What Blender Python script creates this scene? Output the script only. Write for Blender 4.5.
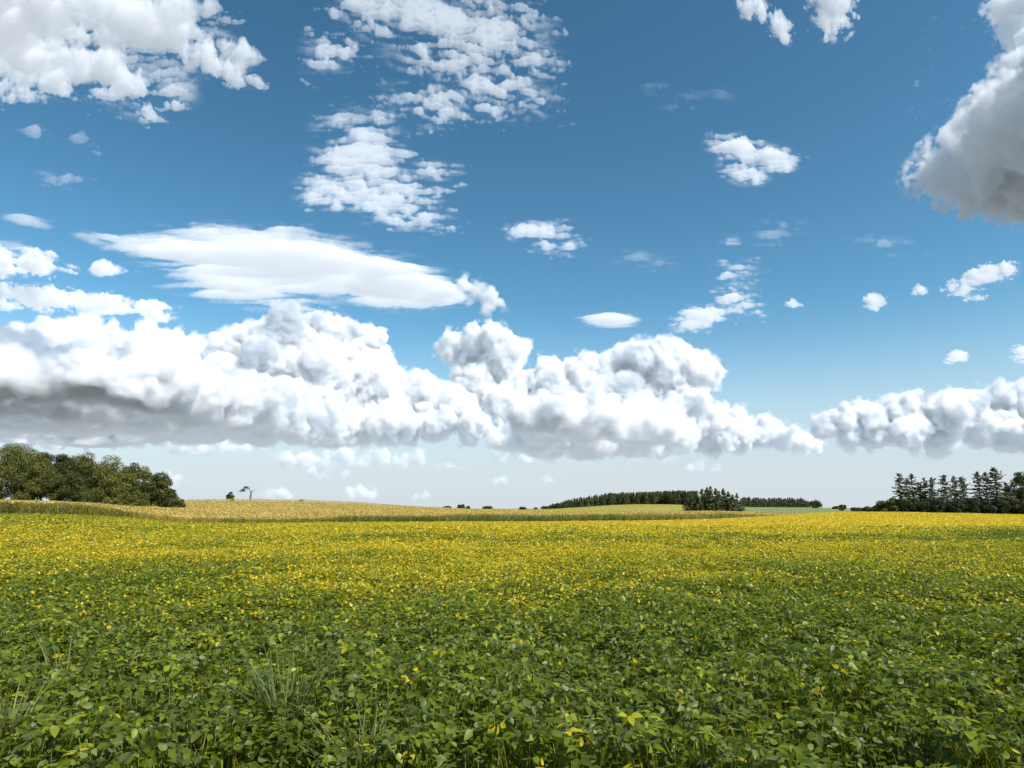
import bpy, math, random
import numpy as np
from math import radians, sin, cos, tan, pi

for o in list(bpy.data.objects):
    bpy.data.objects.remove(o)
S = bpy.context.scene
COL = S.collection

# ------------------------------------------------------------------ camera
F = 700.0
PITCH = math.atan(124.0 / F)
CAMZ = 2.2
cd = bpy.data.cameras.new("camera")
cam = bpy.data.objects.new("camera", cd)
COL.objects.link(cam)
cd.sensor_width = 36.0
cd.lens = F / 1024.0 * 36.0
cd.clip_start = 0.05
cd.clip_end = 120000.0
cam.location = (0, 0, CAMZ)
cam.rotation_euler = (pi / 2 + PITCH, 0, 0)
S.camera = cam

# ------------------------------------------------------------------ sky, sun, exposure
SUN_AZ, SUN_EL = radians(130), radians(50)
SUN_STRENGTH, SKY_STRENGTH = 5.0, 0.12
W = bpy.data.worlds.new("World")
S.world = W
W.use_nodes = True
nt = W.node_tree
nt.nodes.clear()
sky = nt.nodes.new("ShaderNodeTexSky")
sky.sky_type = 'NISHITA'
sky.sun_disc = False
sky.sun_elevation = SUN_EL
sky.sun_rotation = SUN_AZ
sky.altitude = 300
sky.air_density = 1.0
sky.dust_density = 1.0
sky.ozone_density = 2.2
hs = nt.nodes.new("ShaderNodeHueSaturation")
hs.inputs["Hue"].default_value = 0.473
hs.inputs["Saturation"].default_value = 1.06
hs.inputs["Value"].default_value = 0.163
gm = nt.nodes.new("ShaderNodeGamma")            # deeper contrast of the clear blue
gm.inputs["Gamma"].default_value = 1.42
# pale haze low over the horizon: by the height of the sight line above the horizon
tc = nt.nodes.new("ShaderNodeTexCoord")
sx = nt.nodes.new("ShaderNodeSeparateXYZ")
mr = nt.nodes.new("ShaderNodeMapRange")
mr.interpolation_type = 'SMOOTHERSTEP'
mr.inputs["From Min"].default_value = -0.02
mr.inputs["From Max"].default_value = 0.30
mr.inputs["To Min"].default_value = 0.92
mr.inputs["To Max"].default_value = 0.0
mxw = nt.nodes.new("ShaderNodeMix")
mxw.data_type = 'RGBA'
mxw.inputs["B"].default_value = (0.635, 0.72, 0.785, 1)
vs = nt.nodes.new("ShaderNodeVectorMath")
vs.operation = 'SCALE'
vs.inputs["Scale"].default_value = 1 / SKY_STRENGTH
bg = nt.nodes.new("ShaderNodeBackground")
bg.inputs["Strength"].default_value = SKY_STRENGTH
wo = nt.nodes.new("ShaderNodeOutputWorld")
for a_, b_ in ((sky.outputs[0], hs.inputs["Color"]), (hs.outputs[0], gm.inputs["Color"]), (tc.outputs["Generated"], sx.inputs[0]), (sx.outputs["Z"], mr.inputs["Value"]),
               (mr.outputs[0], mxw.inputs["Factor"]), (gm.outputs[0], mxw.inputs["A"]), (mxw.outputs["Result"], vs.inputs[0]), (vs.outputs[0], bg.inputs["Color"]), (bg.outputs[0], wo.inputs["Surface"])):
    nt.links.new(a_, b_)

sl = bpy.data.lights.new("sun", 'SUN')
sl.energy = SUN_STRENGTH
sl.angle = radians(0.53)
sl.color = (1.0, 0.95, 0.87)
sun = bpy.data.objects.new("sun", sl)
COL.objects.link(sun)
sd = (sin(SUN_AZ) * cos(SUN_EL), cos(SUN_AZ) * cos(SUN_EL), sin(SUN_EL))
from mathutils import Vector
sun.rotation_euler = Vector(sd).to_track_quat('Z', 'Y').to_euler()
sun.location = (60, 0, 80)

S.view_settings.view_transform = 'Standard'
S.view_settings.look = 'None'
S.view_settings.exposure = 0.05
S.view_settings.gamma = 1.0
S.render.engine = 'CYCLES'
cy = S.cycles
cy.max_bounces = 48
cy.diffuse_bounces = 3
cy.glossy_bounces = 2
cy.transmission_bounces = 4
cy.volume_bounces = 44
cy.transparent_max_bounces = 128
cy.use_denoising = True
cy.use_adaptive_sampling = True
cy.adaptive_threshold = 0.015
cy.caustics_reflective = False
cy.caustics_refractive = False

# ------------------------------------------------------------------ helpers
rng = np.random.default_rng(7)
HZ = 384 + F * tan(PITCH)
FX = F / cos(PITCH)
FY = F / cos(PITCH) ** 2


def at(px, py, Y):
    """the world point at depth Y (m) along the sight line of a photo pixel"""
    u, v = (px - 512) / F, (384 - py) / F
    dy = cos(PITCH) - v * sin(PITCH)
    dz = sin(PITCH) + v * cos(PITCH)
    return np.array([u / dy * Y, Y, CAMZ + dz / dy * Y])


def mesh_from(name, V, faces_list, mat=None, parent=None, attrs=None, smooth=False, loc=None):
    """V (N,3); faces_list: list of (M,k) integer arrays"""
    me = bpy.data.meshes.new(name)
    V = np.asarray(V, dtype=np.float32)
    if loc is not None:
        V = V - np.asarray(loc, dtype=np.float32)
    faces_list = [np.asarray(f, dtype=np.int32) for f in faces_list if len(f)]
    nl = sum(f.size for f in faces_list)
    nf = sum(len(f) for f in faces_list)
    me.vertices.add(len(V))
    me.vertices.foreach_set("co", V.ravel())
    me.loops.add(nl)
    me.loops.foreach_set("vertex_index", np.concatenate([f.ravel() for f in faces_list]))
    me.polygons.add(nf)
    tot = np.concatenate([np.full(len(f), f.shape[1], dtype=np.int32) for f in faces_list])
    st = np.concatenate([[0], np.cumsum(tot)[:-1]]).astype(np.int32)
    me.polygons.foreach_set("loop_start", st)
    if smooth:
        me.polygons.foreach_set("use_smooth", np.ones(nf, dtype=bool))
    me.update(calc_edges=True)
    for an, (dom, typ, arr) in (attrs or {}).items():
        a = me.attributes.new(an, typ, dom)
        if typ == 'FLOAT':
            a.data.foreach_set("value", np.asarray(arr, dtype=np.float32))
        else:
            c = np.ones((len(arr), 4), dtype=np.float32)
            c[:, :3] = arr
            a.data.foreach_set("color", c.ravel())
    if mat:
        me.materials.append(mat)
    ob = bpy.data.objects.new(name, me)
    COL.objects.link(ob)
    if loc is not None and parent is None:
        ob.location = loc
    if parent is not None:
        ob.parent = parent
    return ob


def empty(name, loc):
    o = bpy.data.objects.new(name, None)
    o.empty_display_size = 0.5
    COL.objects.link(o)
    o.location = loc
    return o


def tag(o, label=None, cat=None, group=None, kind=None):
    if label:
        o["label"] = label
    if cat:
        o["category"] = cat
    if group:
        o["group"] = group
    if kind:
        o["kind"] = kind
    return o


_T = {}


def vn2(x, y, seed=0):
    """smooth 2-D value noise in -1..1"""
    if seed not in _T:
        _T[seed] = np.random.default_rng(1000 + seed).uniform(-1, 1, (256, 256))
    T = _T[seed]
    x = np.asarray(x, dtype=np.float64)
    y = np.asarray(y, dtype=np.float64)
    xi, yi = np.floor(x).astype(int), np.floor(y).astype(int)
    fx, fy = x - xi, y - yi
    fx = fx * fx * fx * (fx * (fx * 6 - 15) + 10)
    fy = fy * fy * fy * (fy * (fy * 6 - 15) + 10)
    a, b, c, d = xi & 255, (xi + 1) & 255, yi & 255, (yi + 1) & 255
    return (T[a, c] * (1 - fx) + T[b, c] * fx) * (1 - fy) + (T[a, d] * (1 - fx) + T[b, d] * fx) * fy


def fbm2(x, y, seed=0, octs=5, gain=0.5):
    r, a, f = 0, 1.0, 1.0
    for k in range(octs):
        r = r + a * vn2(x * f + 17.3 * k, y * f - 9.1 * k, seed + k)
        a *= gain
        f *= 2.03
    return r


def sstep(a, b, x):
    t = np.clip((x - a) / (b - a), 0, 1)
    return t * t * (3 - 2 * t)


# ------------------------------------------------------------------ materials
def new_mat(name):
    m = bpy.data.materials.new(name)
    m.use_nodes = True
    m.node_tree.nodes.clear()
    return m, m.node_tree.nodes, m.node_tree.links


def leaf_mat(name, stops, trans=0.35, rough=0.42, spec=0.5, back=(1.25, 1.25, 1.5), backmix=0.35, attr="tint", jitter=0.25):
    """two-sided leaf: colour by a per-leaf value, pale dull underside (on beans also sky sheen put into colour), light passing through"""
    m, N, L = new_mat(name)
    out = N.new("ShaderNodeOutputMaterial")
    at_ = N.new("ShaderNodeAttribute")
    at_.attribute_name = attr
    ramp = N.new("ShaderNodeValToRGB")
    ramp.color_ramp.interpolation = 'LINEAR'
    el = ramp.color_ramp.elements
    while len(el) < len(stops):
        el.new(0.5)
    for e, (p, c) in zip(el, stops):
        e.position = p
        e.color = (*c, 1)
    L.new(at_.outputs["Fac"], ramp.inputs[0])
    nz = N.new("ShaderNodeTexNoise")
    nz.inputs["Scale"].default_value = 14.0
    nz.inputs["Detail"].default_value = 3.0
    geo = N.new("ShaderNodeNewGeometry")
    L.new(geo.outputs["Position"], nz.inputs["Vector"])
    mr = N.new("ShaderNodeMapRange")
    mr.inputs["To Min"].default_value = 1 - jitter
    mr.inputs["To Max"].default_value = 1 + jitter
    L.new(nz.outputs["Fac"], mr.inputs["Value"])
    vm = N.new("ShaderNodeVectorMath")
    vm.operation = 'SCALE'
    L.new(ramp.outputs["Color"], vm.inputs[0])
    L.new(mr.outputs[0], vm.inputs["Scale"])
    bk = N.new("ShaderNodeMix")
    bk.data_type = 'RGBA'
    L.new(geo.outputs["Backfacing"], bk.inputs["Factor"])
    L.new(vm.outputs[0], bk.inputs["A"])
    mul = N.new("ShaderNodeMix")
    mul.data_type = 'RGBA'
    mul.inputs["Factor"].default_value = backmix
    mul.inputs["B"].default_value = (0.30, 0.33, 0.20, 1)
    L.new(vm.outputs[0], mul.inputs["A"])
    L.new(mul.outputs["Result"], bk.inputs["B"])
    p = N.new("ShaderNodeBsdfPrincipled")
    p.inputs["Roughness"].default_value = rough
    p.inputs["Specular IOR Level"].default_value = spec
    L.new(bk.outputs["Result"], p.inputs["Base Color"])
    tr = N.new("ShaderNodeBsdfTranslucent")
    tc = N.new("ShaderNodeMix")
    tc.data_type = 'RGBA'
    tc.blend_type = 'MULTIPLY'
    tc.inputs["Factor"].default_value = 1.0
    tc.inputs["B"].default_value = (1.25, 1.2, 0.55, 1)
    L.new(vm.outputs[0], tc.inputs["A"])
    L.new(tc.outputs["Result"], tr.inputs["Color"])
    mx = N.new("ShaderNodeMixShader")
    mx.inputs[0].default_value = trans
    L.new(p.outputs[0], mx.inputs[1])
    L.new(tr.outputs[0], mx.inputs[2])
    L.new(mx.outputs[0], out.inputs["Surface"])
    return m


def bark_mat(name, c1, c2):
    m, N, L = new_mat(name)
    out = N.new("ShaderNodeOutputMaterial")
    p = N.new("ShaderNodeBsdfPrincipled")
    p.inputs["Roughness"].default_value = 0.9
    nz = N.new("ShaderNodeTexNoise")
    nz.inputs["Scale"].default_value = 5
    nz.inputs["Detail"].default_value = 6
    r = N.new("ShaderNodeValToRGB")
    r.color_ramp.elements[0].color = (*c1, 1)
    r.color_ramp.elements[1].color = (*c2, 1)
    r.color_ramp.elements[0].position = 0.35
    r.color_ramp.elements[1].position = 0.7
    L.new(nz.outputs["Fac"], r.inputs[0])
    L.new(r.outputs[0], p.inputs["Base Color"])
    L.new(p.outputs[0], out.inputs["Surface"])
    return m


def ground_mat():
    m, N, L = new_mat("ground_soil_and_grass")
    out = N.new("ShaderNodeOutputMaterial")
    p = N.new("ShaderNodeBsdfPrincipled")
    p.inputs["Roughness"].default_value = 0.95
    p.inputs["Specular IOR Level"].default_value = 0.1
    a = N.new("ShaderNodeAttribute")
    a.attribute_name = "zone"
    geo = N.new("ShaderNodeNewGeometry")
    res = a.outputs["Color"]
    for sc, lo, hi in ((0.35, 0.75, 1.25), (3.0, 0.7, 1.3), (18.0, 0.7, 1.3)):
        nz = N.new("ShaderNodeTexNoise")
        nz.inputs["Scale"].default_value = sc
        nz.inputs["Detail"].default_value = 5
        L.new(geo.outputs["Position"], nz.inputs["Vector"])
        mr = N.new("ShaderNodeMapRange")
        mr.inputs["From Min"].default_value = 0.3
        mr.inputs["From Max"].default_value = 0.7
        mr.inputs["To Min"].default_value = lo
        mr.inputs["To Max"].default_value = hi
        L.new(nz.outputs["Fac"], mr.inputs["Value"])
        vm = N.new("ShaderNodeVectorMath")
        vm.operation = 'SCALE'
        L.new(res, vm.inputs[0])
        L.new(mr.outputs[0], vm.inputs["Scale"])
        res = vm.outputs[0]
    L.new(res, p.inputs["Base Color"])
    L.new(p.outputs[0], out.inputs["Surface"])
    return m


def cloud_mat(density, g=0.0, tint=(1, 1, 1)):
    m, N, L = new_mat("cloud_vapour")
    out = N.new("ShaderNodeOutputMaterial")
    v = N.new("ShaderNodeVolumePrincipled")
    v.inputs["Color"].default_value = (0.974 * tint[0], 0.977 * tint[1], 0.981 * tint[2], 1)
    v.inputs["Density"].default_value = density
    v.inputs["Anisotropy"].default_value = g
    L.new(v.outputs[0], out.inputs["Volume"])
    try:
        m.cycles.homogeneous_volume = True
    except Exception:
        pass
    try:
        m.cycles.volume_sampling = 'DISTANCE'
    except Exception:
        pass
    return m


# ------------------------------------------------------------------ terrain
TY = np.array([0, 40, 55, 75, 130, 175, 240, 330, 350, 450, 620, 800, 1200, 2000, 5000.])
TC = {
    -700: [0, 0, .1, .3, .7, 1.8, 2.6, 4, 4.2, 5, 5, 5, 2, -3, -30],
    0:    [0, 0, .1, .25, .6, 1.6, 2.6, 3.6, 4.0, 5, 5, 5, 2, -3, -30],
    70:   [0, 0, .1, .15, .35, 1.2, 2.2, 3.4, 3.8, 5, 5, 5, 2, -3, -30],
    130:  [0, 0, 0, -.2, -.3, -.3, .8, 3.0, 5.0, 4, 3, 3, 1, -3, -30],
    190:  [0, 0, 0, -.4, -1.4, -1.6, .5, 3.1, 5.9, 4, 3, 3, 1, -3, -30],
    240:  [0, 0, 0, -.4, -1.5, -1.9, .2, 3.2, 6.2, 4, 3, 3, 1, -3, -30],
    330:  [0, 0, 0, -.4, -1.4, -1.8, -.1, 2.7, 5.2, 3.4, 2, 2, 0, -3, -30],
    380:  [0, 0, 0, -.4, -1.4, -1.7, -.5, 1.3, 2.6, 2.0, 2, 2, 0, -3, -30],
    420:  [0, 0, 0, -.4, -1.4, -1.7, -.9, 0.0, 1.0, 1.6, 1.5, 1, 0, -3, -30],
    480:  [0, 0, 0, -.4, -1.3, -1.6, -1.2, -1.0, -.5, 0.4, .9, 1.2, 1, -3, -30],
    550:  [0, 0, 0, -.4, -1.3, -1.6, -1.6, -1.5, -1.0, -.5, .9, 1.0, 1, -3, -30],
    620:  [0, 0, 0, -.4, -1.2, -1.5, -1.6, -1.6, -1.2, 1.2, 5.8, 5.6, 3, -3, -30],
    690:  [0, 0, 0, -.4, -1.1, -1.3, -1.5, -1.5, -.8, 1.0, 5.4, 5.6, 3, -3, -30],
    742:  [0, 0, 0, -.4, -.9, -1.0, -.9, -1.0, -.4, 0.6, 2.4, 3.2, 3, -3, -30],
    810:  [0, 0, 0, -.4, -.7, -.5, -.1, -1.0, -1.0, -.2, 1.6, 3.1, 3, -3, -30],
    850:  [0, 0, 0, -.4, -.6, -.3, .28, -.4, -.6, -.2, 1.0, 1.5, 1, -3, -30],
    900:  [0, 0, 0, -.4, -.6, -.3, .12, 0, 0, 0, 0, 0, 0, -3, -30],
    1024: [0, 0, 0, -.4, -.7, -.8, -.8, -.9, -.9, -.9, -1, -1, -1, -3, -30],
    1700: [0, 0, 0, -.4, -.7, -.8, -.8, -.9, -.9, -.9, -1, -1, -1, -3, -30],
}
_px = np.array(sorted(TC))
_U = (np.linspace(-700, 1700, 481) - 512) / FX
_LY = np.linspace(0, np.log1p(5000 / 20.), 260)
_tab = np.array([TC[k] for k in _px])
_tab = np.array([np.interp(np.expm1(_LY) * 20, TY, r) for r in _tab])
_tab = np.array([np.interp(np.linspace(-700, 1700, 481), _px, _tab[:, j]) for j in range(len(_LY))]).T


def _blur(a, ax, s):
    k = np.exp(-0.5 * (np.arange(-3 * s, 3 * s + 1) / s) ** 2)
    k /= k.sum()
    pad = [(0, 0), (0, 0)]
    pad[ax] = (3 * s, 3 * s)
    b = np.pad(a, pad, mode='edge')
    return sum(k[i] * np.take(b, np.arange(i, i + a.shape[ax]), axis=ax) for i in range(len(k)))


_tab = _blur(_blur(_tab, 0, 4), 1, 2)


def ground_z(x, y):
    x, y = np.asarray(x, float), np.asarray(y, float)
    yy = np.maximum(y, 1.0)
    d = np.where(y > 0, y, 0)
    i = np.clip((np.clip(x / yy, _U[0], _U[-1]) - _U[0]) / (_U[1] - _U[0]), 0, 479.999)
    j = np.clip(np.log1p(np.clip(d, 0, 4999) / 20.) / (_LY[1] - _LY[0]), 0, 258.999)
    i0, j0 = i.astype(int), j.astype(int)
    a, b = i - i0, j - j0
    z = (_tab[i0, j0] * (1 - a) + _tab[i0 + 1, j0] * a) * (1 - b) + (_tab[i0, j0 + 1] * (1 - a) + _tab[i0 + 1, j0 + 1] * a) * b
    return z + 0.07 * vn2(x / 9, y / 9, 61) * sstep(2, 15, d)


# edge of the bean field and of the corn, as depth over sideways slope
_BE = np.array([[-700, 112], [0, 122], [70, 126], [130, 138], [190, 156], [330, 160], [560, 160], [690, 164], [715, 172], [790, 205], [830, 240], [900, 246], [1024, 246], [1700, 246]], float)


def bean_edge(x, y):
    return np.interp(np.asarray(x) / np.maximum(y, 1) * FX + 512, _BE[:, 0], _BE[:, 1])


_CE = np.array([[-700, 215], [0, 220], [100, 225], [128, 250], [150, 300], [190, 336], [330, 336], [420, 345], [480, 350], [550, 335], [620, 330], [690, 300], [715, 275], [742, 262], [800, 240], [815, 224], [825, 200], [1700, 200]], float)


def corn_edge(x, y):
    return np.interp(np.asarray(x) / np.maximum(y, 1) * FX + 512, _CE[:, 0], _CE[:, 1])


def build_ground():
    th = np.concatenate([np.linspace(-180, -52, 24)[:-1], np.linspace(-52, 52, 521), np.linspace(52, 180, 24)[1:]])
    d = np.concatenate([[0.0], np.geomspace(0.8, 6000, 330)])
    Tt, D = np.meshgrid(np.radians(th), d, indexing='ij')
    # in front the rings follow depth, behind they close into circles
    f = np.where(np.abs(Tt) < radians(52), 1 / np.maximum(np.cos(Tt), 0.3), 1 / np.cos(radians(52)))
    X, Y = D * f * np.sin(Tt), D * f * np.cos(Tt)
    Z = ground_z(X, Y)
    zone = np.zeros(X.shape + (3,))
    soil = np.array([0.03, 0.022, 0.013])
    beanfar = np.array([0.10, 0.085, 0.012])
    corn = np.array([0.30, 0.215, 0.075])
    far = np.array([0.12, 0.13, 0.035])
    be, ce = bean_edge(X, Y), corn_edge(X, Y)
    w = sstep(30, 90, Y)[..., None]
    zone[:] = soil * (1 - w) + beanfar * w
    zone[Y > be] = corn
    away = (np.abs(X) > 1.0 * np.maximum(Y, 0)) & (np.hypot(X, Y) > 12)
    zone[away] = np.array([0.115, 0.13, 0.125])
    m = Y > ce
    n = fbm2(X / 60, Y / 60, 33, 3)
    strip = 0.5 + 0.5 * np.sin(Y / 9.0 + X / 40.0 + n * 1.5)
    px = X / np.maximum(Y, 1) * FX + 512
    hill = 1.9 * (np.array([0.18, 0.155, 0.03]) * (1 - 0.45 * strip[..., None]) + np.array([0.06, 0.085, 0.02]) * 0.45 * strip[..., None])
    hill = hill + np.array([0.05, 0.03, 0.0]) * np.clip(n, 0, 1)[..., None]
    rfield = np.array([0.20, 0.23, 0.085]) * (0.75 + 0.5 * strip[..., None])
    wr = sstep(700, 740, px)[..., None]
    fz = hill * (1 - wr) + rfield * wr
    zone[m] = fz[m]
    zone[m & (px < 470)] = np.array([0.055, 0.08, 0.02])
    zone[px > 850] = np.where((m & (px > 850))[px > 850][:, None], np.array([0.06, 0.075, 0.02]), zone[px > 850])
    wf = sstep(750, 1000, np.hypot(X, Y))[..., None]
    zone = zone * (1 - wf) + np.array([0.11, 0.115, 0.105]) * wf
    zone[np.abs(px - 512) > 5000] = np.array([0.115, 0.13, 0.125])
    n0, n1 = X.shape
    V = np.stack([X, Y, Z], -1).reshape(-1, 3)
    idx = np.arange(n0 * n1).reshape(n0, n1)
    q = np.stack([idx[:-1, :-1], idx[1:, :-1], idx[1:, 1:], idx[:-1, 1:]], -1).reshape(-1, 4)[:, ::-1]
    g = mesh_from("ground", V, [q], ground_mat(), attrs={"zone": ('POINT', 'FLOAT_COLOR', zone.reshape(-1, 3))}, smooth=True)
    tag(g, kind="structure")


build_ground()


# ------------------------------------------------------------------ leaves as arrays
def frames(N, tilt, yaw, spin):
    """rotation matrices: leaf lies in local xy (length along +y), normal tilted off vertical by tilt towards yaw, then spun"""
    cs, ss = np.cos(spin), np.sin(spin)
    ct, st = np.cos(tilt), np.sin(tilt)
    c, s = np.cos(yaw), np.sin(yaw)
    n = np.stack([st * c, st * s, ct], -1)
    a = np.stack([ct * c, ct * s, -st], -1)
    b = np.stack([-s, c, np.zeros(N)], -1)
    ex = a * cs[:, None] + b * ss[:, None]
    ey = -a * ss[:, None] + b * cs[:, None]
    return ex, ey, n


def place(tmplV, tmplF, pos, size, ex, ey, ez, tint, base=0):
    """copies of a small template; returns vertices, faces, per-face tint"""
    N, K = len(pos), len(tmplV)
    V = pos[:, None, :] + size[:, None, None] * (tmplV[None, :, 0, None] * ex[:, None, :] + tmplV[None, :, 1, None] * ey[:, None, :] + tmplV[None, :, 2, None] * ez[:, None, :])
    Fc = (np.arange(N)[:, None, None] * K + np.asarray(tmplF)[None]) + base
    return V.reshape(-1, 3), Fc.reshape(-1, np.asarray(tmplF).shape[1]), np.repeat(tint, len(tmplF))


LEAF_HI_V = np.array([[0, 0, 0], [0, .28, -.03], [0, .62, -.03], [0, 1, -.12],
                      [-.22, .1, .03], [-.33, .36, .05], [-.2, .72, .0],
                      [.22, .1, .03], [.33, .36, .05], [.2, .72, .0]], float)
LEAF_HI_F = np.array([[0, 1, 5, 4], [1, 2, 6, 5], [0, 7, 8, 1], [1, 8, 9, 2]])
LEAF_HI_T = np.array([[2, 3, 6], [2, 9, 3]])
LEAF_MID_V = np.array([[0, 0, 0], [0, 1, -.06], [-.34, .38, .06], [.34, .38, .06]], float)
LEAF_MID_F = np.array([[0, 1, 2], [0, 3, 1]])
LEAF_LO_V = np.array([[0, -.5, 0], [.36, -.05, .05], [0, .5, 0], [-.36, .05, .05]], float)
LEAF_LO_F = np.array([[0, 1, 2, 3]])


class Soup:
    def __init__(s):
        s.V, s.F, s.T, s.n = [], [], [], 0

    def add(s, V, Fl, T):
        """Fl: list of face arrays local to V; T: list of per-face tints"""
        for f, t in zip(Fl, T):
            s.F.append(np.asarray(f) + s.n)
            s.T.append(np.broadcast_to(np.asarray(t, float), (len(f),)))
        s.V.append(V)
        s.n += len(V)

    def leaves(s, kind, pos, size, tilt, yaw, spin, tint):
        N = len(pos)
        if not N:
            return
        ex, ey, ez = frames(N, tilt, yaw, spin)
        tv, tfs = {'hi': (LEAF_HI_V, [LEAF_HI_F, LEAF_HI_T]), 'mid': (LEAF_MID_V, [LEAF_MID_F]), 'lo': (LEAF_LO_V, [LEAF_LO_F])}[kind]
        Fs, Ts, V = [], [], None
        for tf in tfs:
            V, f, t = place(tv, tf, pos, size, ex, ey, ez, tint)
            Fs.append(f)
            Ts.append(t)
        s.add(V, Fs, Ts)

    def build(s, name, mat, parent=None, loc=None, smooth=False):
        # group faces by vertex count in order
        return mesh_from(name, np.concatenate(s.V), s.F, mat, parent, {"tint": ('FACE', 'FLOAT', np.concatenate(s.T))}, smooth, loc)


# ------------------------------------------------------------------ soybean field
BEAN = leaf_mat("soybean_leaf", [
    (0.0, (0.066, 0.092, 0.007)), (0.25, (0.158, 0.212, 0.011)), (0.45, (0.31, 0.36, 0.016)),
    (0.6, (0.50, 0.44, 0.018)), (0.75, (0.74, 0.55, 0.018)), (0.9, (0.82, 0.62, 0.028)), (1.0, (0.83, 0.66, 0.18))],
    trans=0.40, rough=0.45, spec=0.45, backmix=0.32)


def yellowness(x, y):
    """share of leaves that have turned"""
    u = x / np.maximum(y, 1)
    n = fbm2(x / 4.0, y / 6.0, 5, 4)
    big = vn2(x / 16 + 3, y / 22, 11)
    yy = y * (1 + 0.34 * n + 0.26 * big) * (1 - 0.5 * u)
    base = 0.03 + 0.09 * sstep(6.5, 12, yy) + 0.28 * sstep(11, 20, yy) + 0.35 * sstep(19, 32, yy)
    far = sstep(60, 90, y)
    base = base - 0.28 * np.clip(n, 0, 1) * sstep(12, 30, y) * (1 - far)
    # greener strips, and the greener left and right edges
    base = base - 0.35 * np.exp(-((y - 37 - 3 * n) / 4.0) ** 2) * sstep(-.5, -.2, u)
    base = base - 0.45 * sstep(.45, .7, u) * np.exp(-((y - 45) / 12.0) ** 2)
    base = base - 0.25 * sstep(-.35, -.75, u) * sstep(45, 70, y)
    base = base - 0.16 * sstep(-.2, -.5, u) * sstep(24, 40, y)
    base = base + far * sstep(-.1, .25, u) * 0.22
    base = base - 0.3 * far * np.exp(-((y - 150) / 30.) ** 2) * sstep(-.1, -.4, u)
    base = base + 0.22 * np.clip(vn2(x / 1.6, y / 2.2, 15) - 0.35, 0, 1) * sstep(3, 5, y) + .55 * np.clip(vn2(x / 1.8, y / 2.0, 16) - .3, 0, 1) * sstep(7, 10, y) * sstep(22, 16, y)
    return np.clip(base, 0.02, 0.97)


def canopy_h(x, y):
    h = 0.74 + 0.10 * vn2(x / 1.1, y / 1.1, 21) + 0.09 * vn2(x / 0.42, y / 0.42, 22) * np.clip(1 - y / 60, 0, 1)
    h = h + 0.05 * np.cos(2 * pi * x / 0.76 + 0.6 * vn2(x / 3, y / 3, 24)) * np.clip(1 - y / 40, 0, 1)
    return h


def bean_scatter(y0, y1, size_fn, lai, umax=0.98):
    """points whose count per ground area is lai / size^2, in the wedge in front"""
    ys = np.geomspace(y0, y1, 400)
    w = ys * (2 * umax) * lai / size_fn(ys) ** 2
    cdf = np.concatenate([[0], np.cumsum(0.5 * (w[1:] + w[:-1]) * np.diff(ys))])
    n = int(cdf[-1])
    y = np.interp(rng.uniform(0, cdf[-1], n), cdf, ys)
    x = rng.uniform(-umax, umax, n) * y
    k = y < bean_edge(x, y)
    return x[k], y[k]


def tints(x, y):
    Y = yellowness(x, y)
    n = len(x)
    turned = rng.random(n) < Y
    g = np.clip(rng.beta(2, 2.4, n) * 0.46 + 0.24 * Y, 0, .62)
    ye = np.clip(0.50 + 0.14 * Y + 0.38 * rng.beta(1.7, 1.9, n), 0, 1)
    return np.where(turned, ye, g)


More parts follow.
